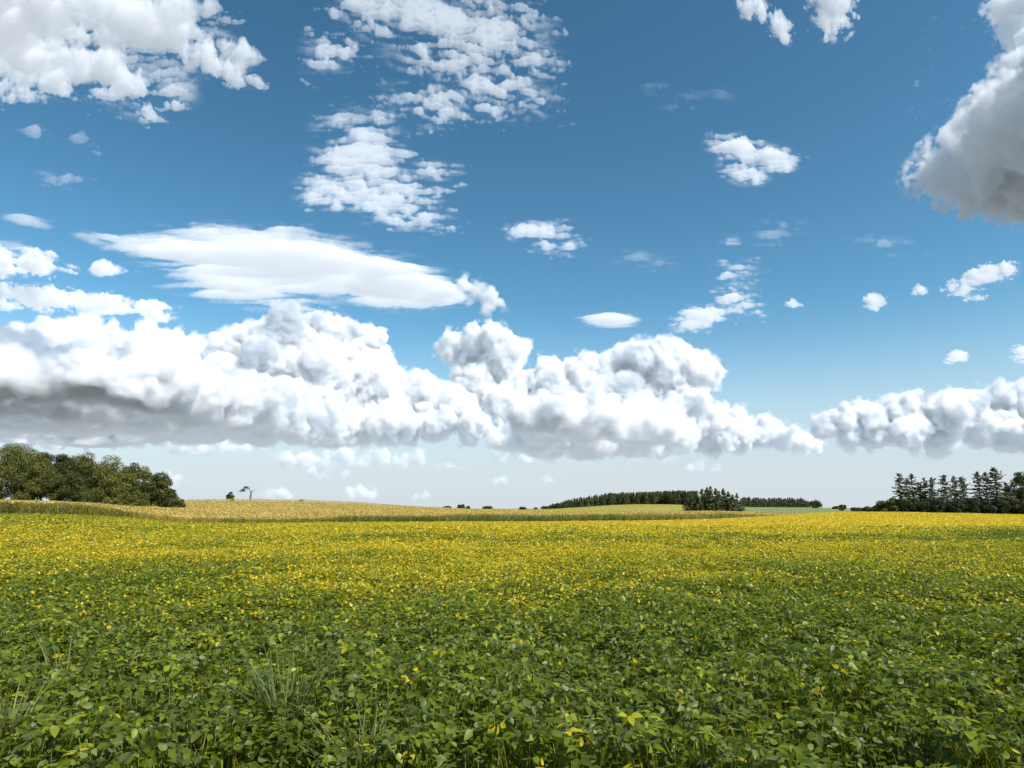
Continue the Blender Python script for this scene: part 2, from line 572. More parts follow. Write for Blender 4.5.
def build_beans():
    s = Soup()
    # near rows: trifoliate leaves on petioles
    x, y = bean_scatter(1.6, 9.5, lambda t: np.full_like(t, .068), 6.4, 1.05)
    n3 = len(x) // 3
    x, y = x[:n3], y[:n3]
    ch = canopy_h(x, y)
    gap = sstep(.05, .5, vn2(x / .8, y / .5, 27)) * sstep(6.5, 4.3, y)
    ch = ch * (1 - 0.48 * gap)
    gz = ground_z(x, y)
    hh = ch * (1 - 0.62 * rng.beta(1, 2.0, n3))
    az = rng.uniform(0, 2 * pi, n3)
    root = np.stack([x, y, gz + hh], -1)
    plant_t = np.abs(rng.normal(0, .8, n3))
    tt = tints(x, y)
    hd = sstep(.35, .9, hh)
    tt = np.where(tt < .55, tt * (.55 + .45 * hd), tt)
    for k in range(3):
        a = az + (k - 1) * 1.25
        off = np.stack([np.cos(a), np.sin(a), np.zeros(n3)], -1) * rng.uniform(.012, .03, n3)[:, None]
        size = rng.uniform(.045, .088, n3) * (1.1 if k == 1 else .95)
        tilt = np.clip(plant_t + rng.normal(0, .28, n3), 0, 1.45)
        yaw = az + rng.normal(0, .7, n3)
        spin = (a - yaw) - pi / 2 + rng.normal(0, .2, n3)
        flip = rng.random(n3) < .11  # turned-over leaves; their pale backs also stand in for sky sheen
        tilt = np.where(flip, pi - tilt * .8, tilt)
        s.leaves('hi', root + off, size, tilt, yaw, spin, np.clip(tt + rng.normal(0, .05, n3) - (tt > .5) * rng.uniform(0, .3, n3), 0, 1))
    # petioles and stems
    m = (y < 8)
    P = root[m]
    base = P + np.stack([rng.normal(0, .06, m.sum()), rng.normal(0, .06, m.sum()), -rng.uniform(.15, .34, m.sum())], -1)
    base[:, 2] = np.maximum(base[:, 2], gz[m] - .02)
    wv = np.stack([np.cos(az[m]), np.sin(az[m]), 0 * az[m]], -1) * .0028
    V = np.stack([P - wv * .6, P + wv * .6, base + wv, base - wv], 1).reshape(-1, 3)
    f = np.arange(len(V)).reshape(-1, 4)
    s.add(V, [f], [np.repeat(.5, len(f)) + rng.normal(0, .05, len(f))])
    # middle distance: single leaflets
    sf = lambda t: np.maximum(.072, .0022 * t)
    x, y = bean_scatter(9.5, 30, sf, 3.4, 1.0)
    n = len(x)
    hh = canopy_h(x, y) * (1 - .45 * rng.beta(1, 2.4, n))
    s.leaves('mid', np.stack([x, y, ground_z(x, y) + hh], -1), sf(y) * rng.uniform(.8, 1.25, n),
             np.clip(np.abs(rng.normal(0, .68, n)), 0, 1.5), rng.uniform(0, 2 * pi, n), rng.uniform(0, 2 * pi, n), tints(x, y))
    # far: leaf pairs
    sf2 = lambda t: np.maximum(.11, .0030 * t) * np.where(t > 70, 70 / t, 1.0) ** .45
    x, y = bean_scatter(30, 250, sf2, 1.9, .95)
    n = len(x)
    hh = canopy_h(x, y) * (1 - .3 * rng.beta(1, 2.0, n))
    thin = np.exp(-((y - 36.5 - 1.2 * vn2(x / 7, y / 5, 71)) / 1.6) ** 2) * sstep(.05, .5, vn2(x / 9 + 2, 0 * y, 73) + .25)
    keep = rng.random(n) > .75 * thin
    x, y, hh = x[keep], y[keep], hh[keep]
    n = len(x)
    s.leaves('lo', np.stack([x, y, ground_z(x, y) + hh], -1), sf2(y) * rng.uniform(.8, 1.3, n),
             np.clip(np.abs(rng.normal(0, .62, n)), 0, 1.5), rng.uniform(0, 2 * pi, n), rng.uniform(0, 2 * pi, n), tints(x, y))
    print("bean verts", s.n)
    o = s.build("soybean_crop", BEAN)
    tag(o, "broad field of low soybeans, green in front and turning yellow behind", "crop", kind="stuff")


build_beans()

# ------------------------------------------------------------------ corn
CORN = leaf_mat("corn_leaf", [
    (0.0, (0.060, 0.095, 0.014)), (0.3, (0.15, 0.21, 0.030)), (0.5, (0.30, 0.30, 0.06)), (0.7, (0.62, 0.44, 0.12)), (1.0, (0.78, 0.57, 0.21))],
    trans=0.3, rough=0.6, spec=0.3, backmix=0.15)


def build_corn():
    s = Soup()
    umax = 1.0
    # the standing edge: whole plants with arching blades
    n = 9000
    u = rng.uniform(-umax, .46, n)
    e = np.interp(u * FX + 512, _BE[:, 0], _BE[:, 1])
    row = rng.integers(0, 9, n)
    Y = e + .6 + row * .76 + rng.normal(0, .07, n)
    X = u * Y
    pxx = u * FX + 512
    # plants stand tall and green at the left end and along the middle, low and dry below the left hill
    tall = (1 + .22 * sstep(140, 60, pxx)) * (1 - .25 * sstep(110, 160, pxx) * sstep(350, 320, pxx)) * (1 - .72 * sstep(700, 806, pxx))
    H = (2.35 + .12 * rng.normal(0, 1, n)) * tall * (1 + .10 * vn2(X / 6, Y / 6, 41))
    k = pxx < 812
    X, Y, H, row, pxx = X[k], Y[k], H[k], row[k], pxx[k]
    n = len(X)
    Z = ground_z(X, Y)
    P = np.stack([X, Y, Z], -1)
    gold = np.clip(.5 + .9 * vn2(X / 7, Y * 0, 43), 0, 1)
    pv = rng.normal(0, 1, n)
    for j in range(8):
        t = .18 + .78 * j / 8
        a = rng.uniform(0, 2 * pi, n)
        L = rng.uniform(.45, .8, n) * (1.1 - .5 * t)
        d = np.stack([np.cos(a), np.sin(a), 0 * a], -1)
        sd_ = np.stack([-np.sin(a), np.cos(a), 0 * a], -1) * .05
        b = P + np.stack([0 * a, 0 * a, H * t], -1)
        mid = b + d * (L * .5)[:, None] + np.array([0, 0, 1]) * (L * .42)[:, None]
        tip = b + d * L[:, None] + np.array([0, 0, 1]) * (L * rng.uniform(-.1, .3, n))[:, None]
        V = np.stack([b - sd_ * .6, b + sd_ * .6, mid + sd_, mid - sd_, tip], 1).reshape(-1, 3)
        i = np.arange(n)[:, None] * 5
        tn = np.clip(.30 + .15 * pv + .07 * rng.normal(0, 1, n) + .18 * gold + .22 * sstep(120, 160, pxx) * sstep(370, 320, pxx) + (.15 if t > .8 else 0) + (.2 if t < .25 else 0), 0, 1)
        s.add(V, [i + np.array([[0, 1, 2, 3]]), i + np.array([[3, 2, 4]])], [tn, tn])
    w = np.array([.018, 0, 0])
    top = P + np.stack([0 * H, 0 * H, H * .95], -1)
    V = np.stack([P - w, P + w, top + w * .6, top - w * .6], 1).reshape(-1, 3)
    f = np.arange(len(V)).reshape(-1, 4)
    s.add(V, [f], [np.repeat(.42, len(f))])
    # tassels over the whole block
    Ys = rng.uniform(0, 1, 330000)
    u = rng.uniform(-umax, .46, len(Ys))
    pxx = u * FX + 512
    b0, b1 = np.interp(pxx, _BE[:, 0], _BE[:, 1]), np.interp(pxx, _CE[:, 0], _CE[:, 1])
    Y = b0 + .5 + Ys ** 1.0 * np.maximum(b1 - b0, 0)
    X = u * Y
    k = (b1 > b0 + 2) & (pxx < 812)
    X, Y, pxx, b0 = X[k], Y[k], pxx[k], b0[k]
    n = len(X)
    tall = (1 + .22 * sstep(140, 60, pxx)) * (1 - .25 * sstep(110, 160, pxx) * sstep(350, 320, pxx)) * (1 - .72 * sstep(700, 806, pxx))
    tall = np.where(pxx < 400, 1 + (tall - 1) * sstep(16, 2, Y - b0), tall)
    H = 2.3 * tall * (1 + .05 * vn2(X / 6, Y / 6, 41)) + rng.normal(0, .1, n)
    sz = rng.uniform(.22, .42, n)
    pos = np.stack([X, Y, ground_z(X, Y) + H - .1], -1)
    tn = np.clip(.76 + .09 * rng.normal(0, 1, n) + .13 * fbm2(X / 14, Y / 5, 45, 3), .15, 1)
    tn = np.where(rng.random(n) < .10, rng.uniform(.25, .5, n), tn)
    s.leaves('lo', pos, sz, rng.uniform(.35, 1.5, n), rng.uniform(0, 2 * pi, n), rng.uniform(0, 2 * pi, n), tn)
    o = s.build("corn_crop", CORN)
    tag(o, "ripening corn field with golden tassels and a green standing edge", "crop", kind="stuff")


build_corn()

# ------------------------------------------------------------------ trees
DECID = leaf_mat("broadleaf_foliage", [(0, (0.030, 0.040, 0.009)), (.5, (0.120, 0.130, 0.021)), (1, (0.25, 0.235, 0.038))], trans=.28, rough=.55, spec=.35, backmix=.1)
CONIF = leaf_mat("conifer_needles", [(0, (0.025, 0.036, 0.018)), (.5, (0.095, 0.115, 0.042)), (1, (0.19, 0.195, 0.065))], trans=.12, rough=.65, spec=.25, backmix=.1)
BARK = bark_mat("bark", (.05, .04, .03), (.16, .13, .10))
PALEBARK = bark_mat("pale_dead_wood", (.12, .10, .08), (.30, .27, .23))


def tube(pts, radii, k=7):
    """tapered tube along a polyline -> V, quads"""
    pts = np.asarray(pts, float)
    n = len(pts)
    V = []
    for i in range(n):
        d = pts[min(i + 1, n - 1)] - pts[max(i - 1, 0)]
        d = d / (np.linalg.norm(d) + 1e-9)
        a = np.cross(d, [0.3, 1, 0.1])
        a /= np.linalg.norm(a)
        b = np.cross(d, a)
        for q in range(k):
            t = 2 * pi * q / k
            V.append(pts[i] + radii[i] * (cos(t) * a + sin(t) * b))
    Fc = []
    for i in range(n - 1):
        for q in range(k):
            Fc.append([i * k + q, i * k + (q + 1) % k, (i + 1) * k + (q + 1) % k, (i + 1) * k + q])
    return np.array(V), np.array(Fc)


class Tubes:
    def __init__(s):
        s.V, s.F, s.n = [], [], 0

    def add(s, pts, radii, k=7):
        V, f = tube(pts, radii, k)
        s.F.append(f + s.n)
        s.V.append(V)
        s.n += len(V)

    def build(s, name, mat, parent):
        return mesh_from(name, np.concatenate(s.V), s.F, mat, parent, smooth=True)


def broadleaf(loc, h, w, r, label, group, tone=0.0, clear=.12, name="broadleaf_tree", card=.42, dens=1.0, lean=0.0, cat="tree", airy=False, shape=1.0, bark=None):
    """trunk with limbs; crown of many leaf-sized faces gathered in uneven clumps"""
    root = empty(name, loc)
    tag(root, label, cat, group)
    tb = Tubes()
    tr = max(.06, h * .018)
    bend = r.normal(0, .03 * h, 2)
    top = np.array([bend[0] + lean * h * .5, bend[1], h * .82])
    tp = [np.array([0, 0, -.2]), np.array([bend[0] * .2, bend[1] * .2, h * .3]), top * .65, top]
    tb.add(tp, [tr * 1.25, tr, tr * .6, tr * .15])
    cl = []
    cc = np.array([lean * h * .35, 0, h * (clear + (1 - clear) * .52)])
    rad = np.array([w / 2, w / 2, h * (1 - clear) * .52])
    nc = int(26 + 10 * dens)
    for i in range(nc):
        d = r.normal(0, 1, 3)
        d /= np.linalg.norm(d)
        f = r.uniform(.35, .95) if not airy else r.uniform(.5, 1.0)
        c = cc + d * rad * f
        t = (c[2] - h * clear) / (h * (1 - clear))
        sq = 1 - .35 * max(0, t - .55) ** 1.0 * shape
        c[0] = cc[0] + (c[0] - cc[0]) * sq
        c[1] = cc[1] + (c[1] - cc[1]) * sq
        cr = w * r.uniform(.13, .23) * (1 if not airy else .75)
        c[2] = min(c[2], h - cr * .5)
        c[2] = max(c[2], .1 * h + cr * .2 if clear > .05 else cr * .6)
        cl.append((c, cr))
    for c, cr in cl[::3]:
        k = r.uniform(.25, .6)
        st = tp[0] * (1 - k) + top * k
        mid = (st + c) / 2 + np.array([0, 0, -.04 * h])
        tb.add([st, mid, c], [tr * .5, tr * .3, tr * .08], 5)
    P, NN, T = [], [], []
    tot = int(dens * 9000 * max(1, w * h / 140))
    wsum = sum(cr ** 2 for _, cr in cl)
    for c, cr in cl:
        m = max(12, int(tot * cr ** 2 / wsum))
        d = r.normal(0, 1, (m, 3))
        d /= np.linalg.norm(d, axis=1)[:, None]
        rr = cr * r.uniform(.35, 1.12, m) ** .6
        p = c + d * rr[:, None] * np.array([1.15, 1.15, .8])
        P.append(p)
        NN.append(d * .8 + r.normal(0, .55, (m, 3)) + np.array([0, 0, .35]))
        T.append(np.clip(.42 + tone * 2.2 + r.normal(0, .12) + r.normal(0, .15, m), 0, 1))
    P, NN, T = np.concatenate(P), np.concatenate(NN), np.concatenate(T)
    k = P[:, 2] > .05
    P, NN, T = P[k], NN[k], T[k]
    NN /= np.linalg.norm(NN, axis=1)[:, None]
    s = Soup()
    m = len(P)
    s.leaves('lo', P, card * r.uniform(.7, 1.35, m), np.arccos(np.clip(NN[:, 2], -1, 1)), np.arctan2(NN[:, 1], NN[:, 0]), r.uniform(0, 2 * pi, m), T)
    s.build("crown", DECID, root)
    tb.build("trunk", bark or BARK, root)
    return root


def conifer_soup(h, w, r, card=.4, dens=1.0, ragged=.25, clear=.05, tone=0.0, power=1.0):
    """whorls of drooping sprays; returns the spray soup and a branch list"""
    s = Soup()
    tb = Tubes()
    tr = h * .013
    tb.add([[0, 0, -.2], [r.normal(0, .01) * h, 0, h * .5], [0, 0, h * .99]], [tr * 1.3, tr * .9, .015])
    nw = int(h * 3.4)
    P, NN, T, Sp = [], [], [], []
    lobe = r.uniform(0, 2 * pi)
    for i in range(nw):
        t = clear + (1 - clear) * (i + r.uniform(-.8, .8)) / nw
        t = min(max(t, clear), .985)
        L0 = w / 2 * ((1 - t) ** power * 1.02 + .02)
        for b in range(int(3 + r.integers(0, 3))):
            a = r.uniform(0, 2 * pi)
            L = L0 * (1 + ragged * r.normal()) * (1 + .15 * cos(a - lobe))
            if L < .12 or r.random() < ragged * .35:
                continue
            dr = r.uniform(-.02, .45) if t < .7 else r.uniform(-.5, .1)
            m = max(3, int(dens * L / card * 7.5))
            q = r.uniform(.08, 1.0, m) ** .75
            pz = h * t - L * q * dr + .12 * L * q * q
            side = r.normal(0, .17, m) * L * (1.15 - q)
            p = np.stack([cos(a) * L * q - sin(a) * side, sin(a) * L * q + cos(a) * side, pz + r.normal(0, .06 * card, m) - r.uniform(0, .3, m) * card], -1)
            P.append(p)
            nn = np.stack([cos(a) * .45 + r.normal(0, .45, m), sin(a) * .45 + r.normal(0, .45, m), r.uniform(.25, 1.0, m)], -1)
            NN.append(nn)
            T.append(np.clip(.6 + tone + r.normal(0, .1) + .18 * (q - .5) + r.normal(0, .14, m), 0, 1))
            if card < .6 and b < 2:
                tb.add([[0, 0, h * t], [cos(a) * L * .6, sin(a) * L * .6, h * t - L * .55 * dr + .03 * L]], [tr * .3, tr * .1], 4)
    m = 14
    P.append(np.stack([r.normal(0, .05 * w, m) * .5, r.normal(0, .05 * w, m) * .5, h * r.uniform(.93, 1.0, m)], -1))
    NN.append(np.stack([r.normal(0, 1, m), r.normal(0, 1, m), r.normal(0, .4, m)], -1))
    T.append(np.full(m, .45))
    P, NN, T = np.concatenate(P), np.concatenate(NN), np.concatenate(T)
    NN /= np.linalg.norm(NN, axis=1)[:, None]
    k = P[:, 2] > .02
    P, NN, T = P[k], NN[k], T[k]
    m = len(P)
    s.leaves('lo', P, card * r.uniform(.7, 1.4, m), np.arccos(np.clip(NN[:, 2], -1, 1)), np.arctan2(NN[:, 1], NN[:, 0]), r.uniform(0, 2 * pi, m), T)
    return s, tb


def conifer(loc, h, w, r, label, group, name="conifer_tree", **kw):
    root = empty(name, loc)
    tag(root, label, "tree", group)
    s, tb = conifer_soup(h, w, r, **kw)
    s.build("crown", CONIF, root)
    tb.build("trunk", BARK, root)
    return root


def gpt(px, Y):
    X = (px - 512) / FX * Y
    return (X, Y, float(ground_z(X, Y)))


def hgt(py, Y, gz):
    """height of something standing at ground gz whose top is seen at row py"""
    return CAMZ + (HZ - py) * Y / FY - gz


R = np.random.default_rng(11)
# --- the wood at the left edge
LW = [  # px, depth, top row, width in px, tone, label
    (14, 226, 444.5, 52, .06, "tallest broadleaf tree of the wood at the far left edge, full rounded crown"),
    (-42, 228, 446, 60, .0, "broad green tree of the wood partly cut by the left edge of the view"),
    (40, 236, 453, 32, -.12, "dark narrow broadleaf tree just right of the tallest tree in the left wood"),
    (60, 240, 452, 30, -.16, "very dark tree top at the back of the left wood, between two lighter crowns"),
    (33, 222, 466, 22, .05, "slim yellow green tree at the front of the left wood beside the tallest one"),
    (53, 224, 470, 26, -.02, "greyish green understorey tree with thin trunk at the front of the left wood"),
    (84, 232, 452.5, 40, .02, "wide layered broadleaf tree in the middle of the left wood"),
    (108, 228, 457, 36, .07, "sunlit olive green tree in the right half of the left wood"),
    (127, 230, 456.5, 30, .05, "loose crowned tree with lacy top leaning right in the left wood"),
    (72, 221, 474, 24, -.02, "grey green small tree with pale trunk at the foot of the left wood"),
    (118, 223, 474, 34, .09, "bright olive low tree at the sunny front of the left wood"),
    (150, 227, 466.5, 30, -.08, "dark rounded tree at the right end of the left wood"),
    (163, 226, 478, 20, -.05, "small dark tree where the left wood tapers to the field"),
]
for i, (px, Y, py, wpx, tone, lab) in enumerate(LW):
    g = gpt(px, Y)
    h = hgt(py, Y, g[2])
    broadleaf(g, h, wpx * Y / FX, R, lab, "trees of the left wood", tone, clear=.06 if i in (9, 10, 12) else .1, dens=1.25 if wpx > 28 else .8,
              lean=.25 if i == 8 else 0)
for px, Y, py, wpx, tone, lab in [
    (-6, 221, 480, 24, -.05, "dark bush in the shade below the leftmost trees of the wood"),
    (20, 219, 492, 20, 0, "low green bush under the tallest tree of the left wood"),
    (94, 219, 488, 24, .02, "rounded greyish bush at the front centre of the left wood"),
    (137, 220, 492, 22, .05, "yellow green bush at the sunny foot of the left wood"),
    (171, 224, 494, 16, -.06, "dark low bush at the last tip of the left wood"),
    (180, 226, 499.5, 12, -.03, "tiny ground hugging bush beyond the tip of the left wood"),
    (112, 218, 496, 18, .14, "bright green bush in front of the dark middle of the left wood")]:
    g = gpt(px, Y)
    broadleaf(g, hgt(py, Y, g[2]), wpx * Y / FX, R, lab, "bushes along the left wood", tone, clear=0, name="bush", dens=.4, cat="bush", card=.38)

# --- dead tree and bush on the left hill
g = gpt(230, 349)
broadleaf(g, hgt(491, 349, g[2]), 7.5 * 349 / FX, R, "small upright dark bush on the hill crest beside the dead tree", None, -.05, clear=0, name="bush", dens=.35, cat="bush", card=.35)
g = gpt(301, 349)
broadleaf(g, hgt(499.5, 349, g[2]), 4 * 349 / FX, R, "tiny dark bush alone on the hill crest right of the dead tree", None, -.08, clear=0, name="bush", dens=.2, cat="bush", card=.3)


def dead_tree():
    Y = 349
    g = gpt(249.5, Y)
    root = empty("dead_tree", g)
    tag(root, "bare leaning dead tree with a broken arching limb on the hill crest", "tree")
    H = hgt(486.5, Y, g[2])
    sc = H / 7.0
    tb = Tubes()
    tb.add(np.array([[0, 0, -.3], [.05, 0, 1.5], [.2, 0, 3.2], [.35, 0, 4.6], [.5, 0, 5.2]]) * sc, np.array([.5, .42, .4, .32, .12]) * sc, 8)
    tb.build("trunk", PALEBARK, root)
    for pts, rad in [
        ([[.25, 0, 4.0], [-.3, .1, 5.2], [-1.2, .2, 6.3], [-2.4, .2, 6.8], [-3.6, .1, 6.0], [-4.6, 0, 4.9]], [.26, .2, .16, .13, .1, .05]),
        ([[-1.2, .2, 6.3], [-2.0, -.4, 5.7], [-3.0, -.6, 5.0], [-3.6, -.6, 4.3]], [.12, .1, .07, .03]),
        ([[.4, 0, 4.6], [1.0, .2, 5.3], [1.7, .2, 5.6], [2.1, 0, 5.9]], [.18, .12, .07, .03]),
        ([[-.6, .1, 5.7], [-.4, .5, 6.6], [-.1, .6, 7.1]], [.11, .07, .03]),
        ([[-2.4, .2, 6.8], [-2.2, .4, 7.1], [-3.0, .5, 7.2]], [.08, .06, .03]),
        ([[.8, .1, 5.1], [1.1, .4, 4.6], [1.5, .5, 4.4]], [.06, .05, .02])]:
        t2 = Tubes()
        t2.add(np.array(pts) * sc, np.array(rad) * sc, 6)
        t2.build("limb", PALEBARK, root)
    s = Soup()
    n = 420
    anchor = np.array([[-1.6, .1, 6.4], [-2.6, .1, 6.6], [-3.6, 0, 5.7], [-4.4, 0, 5.0], [-2.8, -.5, 5.2], [-2.2, .3, 6.9]])
    p = anchor[R.integers(0, 6, n)] + R.normal(0, .36, (n, 3)) * np.array([1.2, .8, .55])
    s.leaves('lo', p * sc, R.uniform(.28, .5, n) * sc, R.uniform(0, 1.5, n), R.uniform(0, 6.28, n), R.uniform(0, 6.28, n), R.uniform(.1, .5, n))
    tag(s.build("leaves", DECID, root), "last dark leaves on the arching limb")


dead_tree()

# --- horizon bushes in the middle
for px, Y, py, wpx, lab in [
    (461, 560, 504.8, 8, "round dark tree alone on the horizon above the middle of the corn field"),
    (468, 570, 506.2, 5, "small bush touching the round horizon tree on its right side"),
    (447, 580, 506.2, 7, "low faint bush on the horizon left of the round tree"),
    (488, 600, 506.4, 9, "low wide bush on the horizon between two small trees"),
    (523, 620, 507.0, 7, "small round tree on the horizon left of the conifer plantation"),
    (535.5, 640, 508.6, 3.5, "tiniest bush on the horizon in the gap left of the plantation"),
    (545, 640, 506.4, 8, "rounded tree at the left tip of the conifer plantation")]:
    g = gpt(px, Y)
    broadleaf(g, max(1.4, hgt(py, Y, g[2])), wpx * Y / FX, R, lab, "small trees and bushes on the middle horizon", -.1, clear=0.02, name="bush" if wpx < 7 else "broadleaf_tree", dens=.22, cat="bush" if wpx < 7 else "tree", card=.7)

# --- far conifer plantation on the hill: a few tree meshes, copied
PROTO = []
for k in range(6):
    s, tb = conifer_soup(12, 4.6, R, card=.75, dens=1.0, ragged=.15, power=.75)
    c = s.build("plantation_conifer", CONIF)
    PROTO.append(c)
plant_i = 0


def plant_conifer(px, Y, py, label, group, wide=1.0):
    global plant_i
    g = gpt(px, Y)
    h = max(2.5, hgt(py, Y, g[2]))
    src = PROTO[plant_i % 6]
    o = src if plant_i < 6 else src.copy()
    if plant_i >= 6:
        COL.objects.link(o)
    plant_i += 1
    o.location = g
    f = h / 12.0
    o.scale = (max(f, .7) * wide * R.uniform(1.1, 1.6), max(f, .7) * wide * R.uniform(1.1, 1.6), f)
    o.rotation_euler = (0, 0, R.uniform(0, 6.28))
    tag(o, label, "tree", group)


topL = np.array([[549, 505.5], [556, 503.5], [566, 501], [580, 498], [590, 496.5], [600, 494.8], [612, 493.6], [622, 493], [645, 492.2], [670, 491], [690, 491.2], [700, 491.5]])
for rowi, (Y0, dy) in enumerate([(640, 0), (652, -.1), (664, -.3)]):
    for px in np.arange(550 + rowi * .9, 696, 2.5):
        py = np.interp(px, topL[:, 0], topL[:, 1]) + R.normal(0, .5) + dy
        plant_conifer(px + R.normal(0, .6), Y0 + R.normal(0, 3), py, "dark conifer in the long close planted row on the far hill", "conifers of the plantation on the far hill")
for px in np.arange(741, 809, 2.3):
    for rowi in range(2):
        py = 497.6 + .016 * (px - 742) + R.normal(0, .5) + 2.2 * sstep(800, 810, px)
        plant_conifer(px + R.normal(0, .3) + rowi * 1.1, 800 + rowi * 12, py, "dark conifer in the low even row right of the spruce clump", "conifers of the low row on the right")
for px, Y, py, wpx, lab in [
    (668, 634, 489.8, 13, "rounded broadleaf tree rising above the plantation, left of two"),
    (707 - 18, 634, 493, 16, "broad tree at the right end of the plantation beside the spruce clump"),
    (747 - 80, 660, 492, 5, None),
    (816, 700, 499.6, 11, "round tree standing alone right of the low conifer row"),
    (842, 520, 504.3, 7, "small pointed tree at the edge of the yellow bean field"),
    (835, 640, 506.5, 6, "faint low bush between the round tree and the small pointed tree"),
    (854, 520, 507.8, 6, "tiny round bush on the horizon right of the small pointed tree")]:
    if lab is None:
        continue
    g = gpt(px, Y)
    broadleaf(g, max(1.5, hgt(py, Y, g[2])), wpx * Y / FX, R, lab, None, -.12, clear=.02, dens=.4, card=.75, name="bush" if wpx < 7 and Y != 520 else "broadleaf_tree", cat="bush" if wpx < 7 and Y != 520 else "tree")

# --- spruce clump in the centre right
SC = [(688, 497, 12, 392), (693, 494, 11, 386), (697, 490.5, 13, 388), (703, 488.5, 14, 384), (708, 486.8, 13, 390), (711.5, 486, 12, 380), (716.5, 488, 12, 386), (720, 491, 11, 378),
      (724, 488.5, 12, 388), (729, 491.5, 12, 382), (733, 494.5, 11, 378), (737.5, 493, 9, 394), (700, 500, 10, 376), (741, 502, 8, 380)]
SL = ["low wide spruce at the left end of the spruce clump", "dense spruce second from the left in the spruce clump", "full spruce left of the middle of the spruce clump",
      "dark spruce left of the two tallest in the spruce clump", "tall slim spruce in the middle of the spruce clump", "tallest spruce of the clump, sharp pointed top",
      "pointed spruce just right of the tallest in the clump", "short spruce in the front of the clump below the tall ones", "tall spruce right of the middle of the clump",
      "rounder spruce in the right half of the spruce clump", "lower spruce near the right end of the clump", "thin spire topped spruce at the right end of the clump",
      "small bushy spruce in front of the left half of the clump", "smallest spruce at the foot of the clump's right end"]
for (px, py, wpx, Y), lab in zip(SC, SL):
    g = gpt(px, Y)
    conifer(g, hgt(py, Y, g[2]), wpx * 1.25 * Y / FX, R, lab, "spruces of the clump", name="spruce_tree", card=.6, dens=1.3, ragged=.15, power=.8, clear=.01)

# --- the tall tree row at the right edge
RT = [(902, 473, 17, 262), (909, 478, 12, 266), (914.5, 473.2, 12, 262), (921, 482, 14, 264), (927, 477.5, 14, 262), (934, 477, 14, 260), (947, 474, 16, 262), (957, 475.6, 12, 266), (964.5, 476.5, 17, 262),
      (981.5, 471, 15, 264), (989, 471.5, 14, 268), (998, 467, 21, 260), (1008, 482, 14, 266), (1032, 469, 20, 264), (1046, 474, 20, 262)]
RL = ["ragged conifer at the left end of the tall tree row on the right", "shorter conifer hidden between the first two tall ones of the right row", "slim pointed conifer second tallest at the left end of the right row",
      "short bushy conifer in the left third of the right row", "blunt topped conifer left of the first sky gap in the right row", "twin topped conifer just before the first sky gap of the right row",
      "full conifer between the two sky gaps of the right row", "narrow conifer in the middle of the right row", "leaning broad conifer before the widest sky gap of the right row",
      "tall conifer right of the widest sky gap in the right row", "dark tall conifer left beside the tallest of the right row", "tallest conifer of the right row, open spreading branches",
      "short conifer right below the tallest one of the right row", "conifer of the right row just beyond the right edge of the view", "last conifer of the row, outside the right edge of the view"]
for i, ((px, py, wpx, Y), lab) in enumerate(zip(RT, RL)):
    if px > 1030:
        continue
    g = gpt(px, Y)
    conifer(g, hgt(py, Y, g[2]), wpx * Y / FX, R, lab, "tall conifers of the right row", card=.42, dens=.9, ragged=.36, power=.5, clear=.12, tone=-.02)
g = gpt(1022, 258)
broadleaf(g, hgt(471.5, 258, g[2]), 22 * 258 / FX, R, "grey green rounded tree at the right edge of the view, beside the tall conifers", None, -.04, clear=.12, dens=.9)
for px, Y, py, wpx, tone, lab in [
    (884, 262, 501.5, 14, .10, "yellow green bush at the left tip of the right tree row"),
    (877, 285, 505, 9, .02, "low green bush left of the yellow green one by the right tree row"),
    (894, 256, 498.5, 14, .0, "taller green bush leaning on the first conifer of the right row"),
    (868, 330, 506.5, 10, -.05, "faint low bush behind the yellow field edge, left of the right tree row"),
    (859, 340, 508, 9, -.05, "smallest faint bush on the far edge of the yellow field"),
    (905, 254, 499, 16, -.2, "dark shrub under the first ragged conifer of the right row"),
    (920, 254, 500, 18, -.2, "dark shrub under the slim conifers of the right row"),
    (936, 254, 498, 18, -.16, "dark shrub below the first sky gap of the right row"),
    (944, 256, 495, 13, .10, "light green young tree filling the first sky gap of the right row"),
    (954, 254, 500, 18, -.2, "dark shrub under the full conifer between the sky gaps"),
    (971, 254, 498, 18, -.18, "dark shrub below the widest sky gap of the right row"),
    (985, 254, 500, 18, -.2, "dark shrub under the tall conifers right of the widest gap"),
    (1000, 253, 499, 18, -.2, "dark shrub below the tallest conifer of the right row"),
    (1010, 256, 494, 15, .08, "light green young tree between the tallest conifer and the edge tree"),
    (1022, 252, 500, 22, -.2, "dark shrub at the foot of the rounded tree at the right edge")]:
    g = gpt(px, Y)
    broadleaf(g, max(1.2, hgt(py, Y, g[2])), wpx * Y / FX, R, lab, "shrubs under the right tree row", tone, clear=0, name="bush" if 'tree' not in lab.split(' ')[2:5] else "young_tree", dens=.45, cat="bush" if 'young tree' not in lab else "tree", card=.42)

# ------------------------------------------------------------------ grass tufts among the near beans
GRASS = leaf_mat("grass_blade", [(0, (0.05, 0.09, 0.015)), (.5, (0.13, 0.18, 0.03)), (1, (0.36, 0.32, 0.10))], trans=.3, rough=.55, spec=.3, backmix=.2)


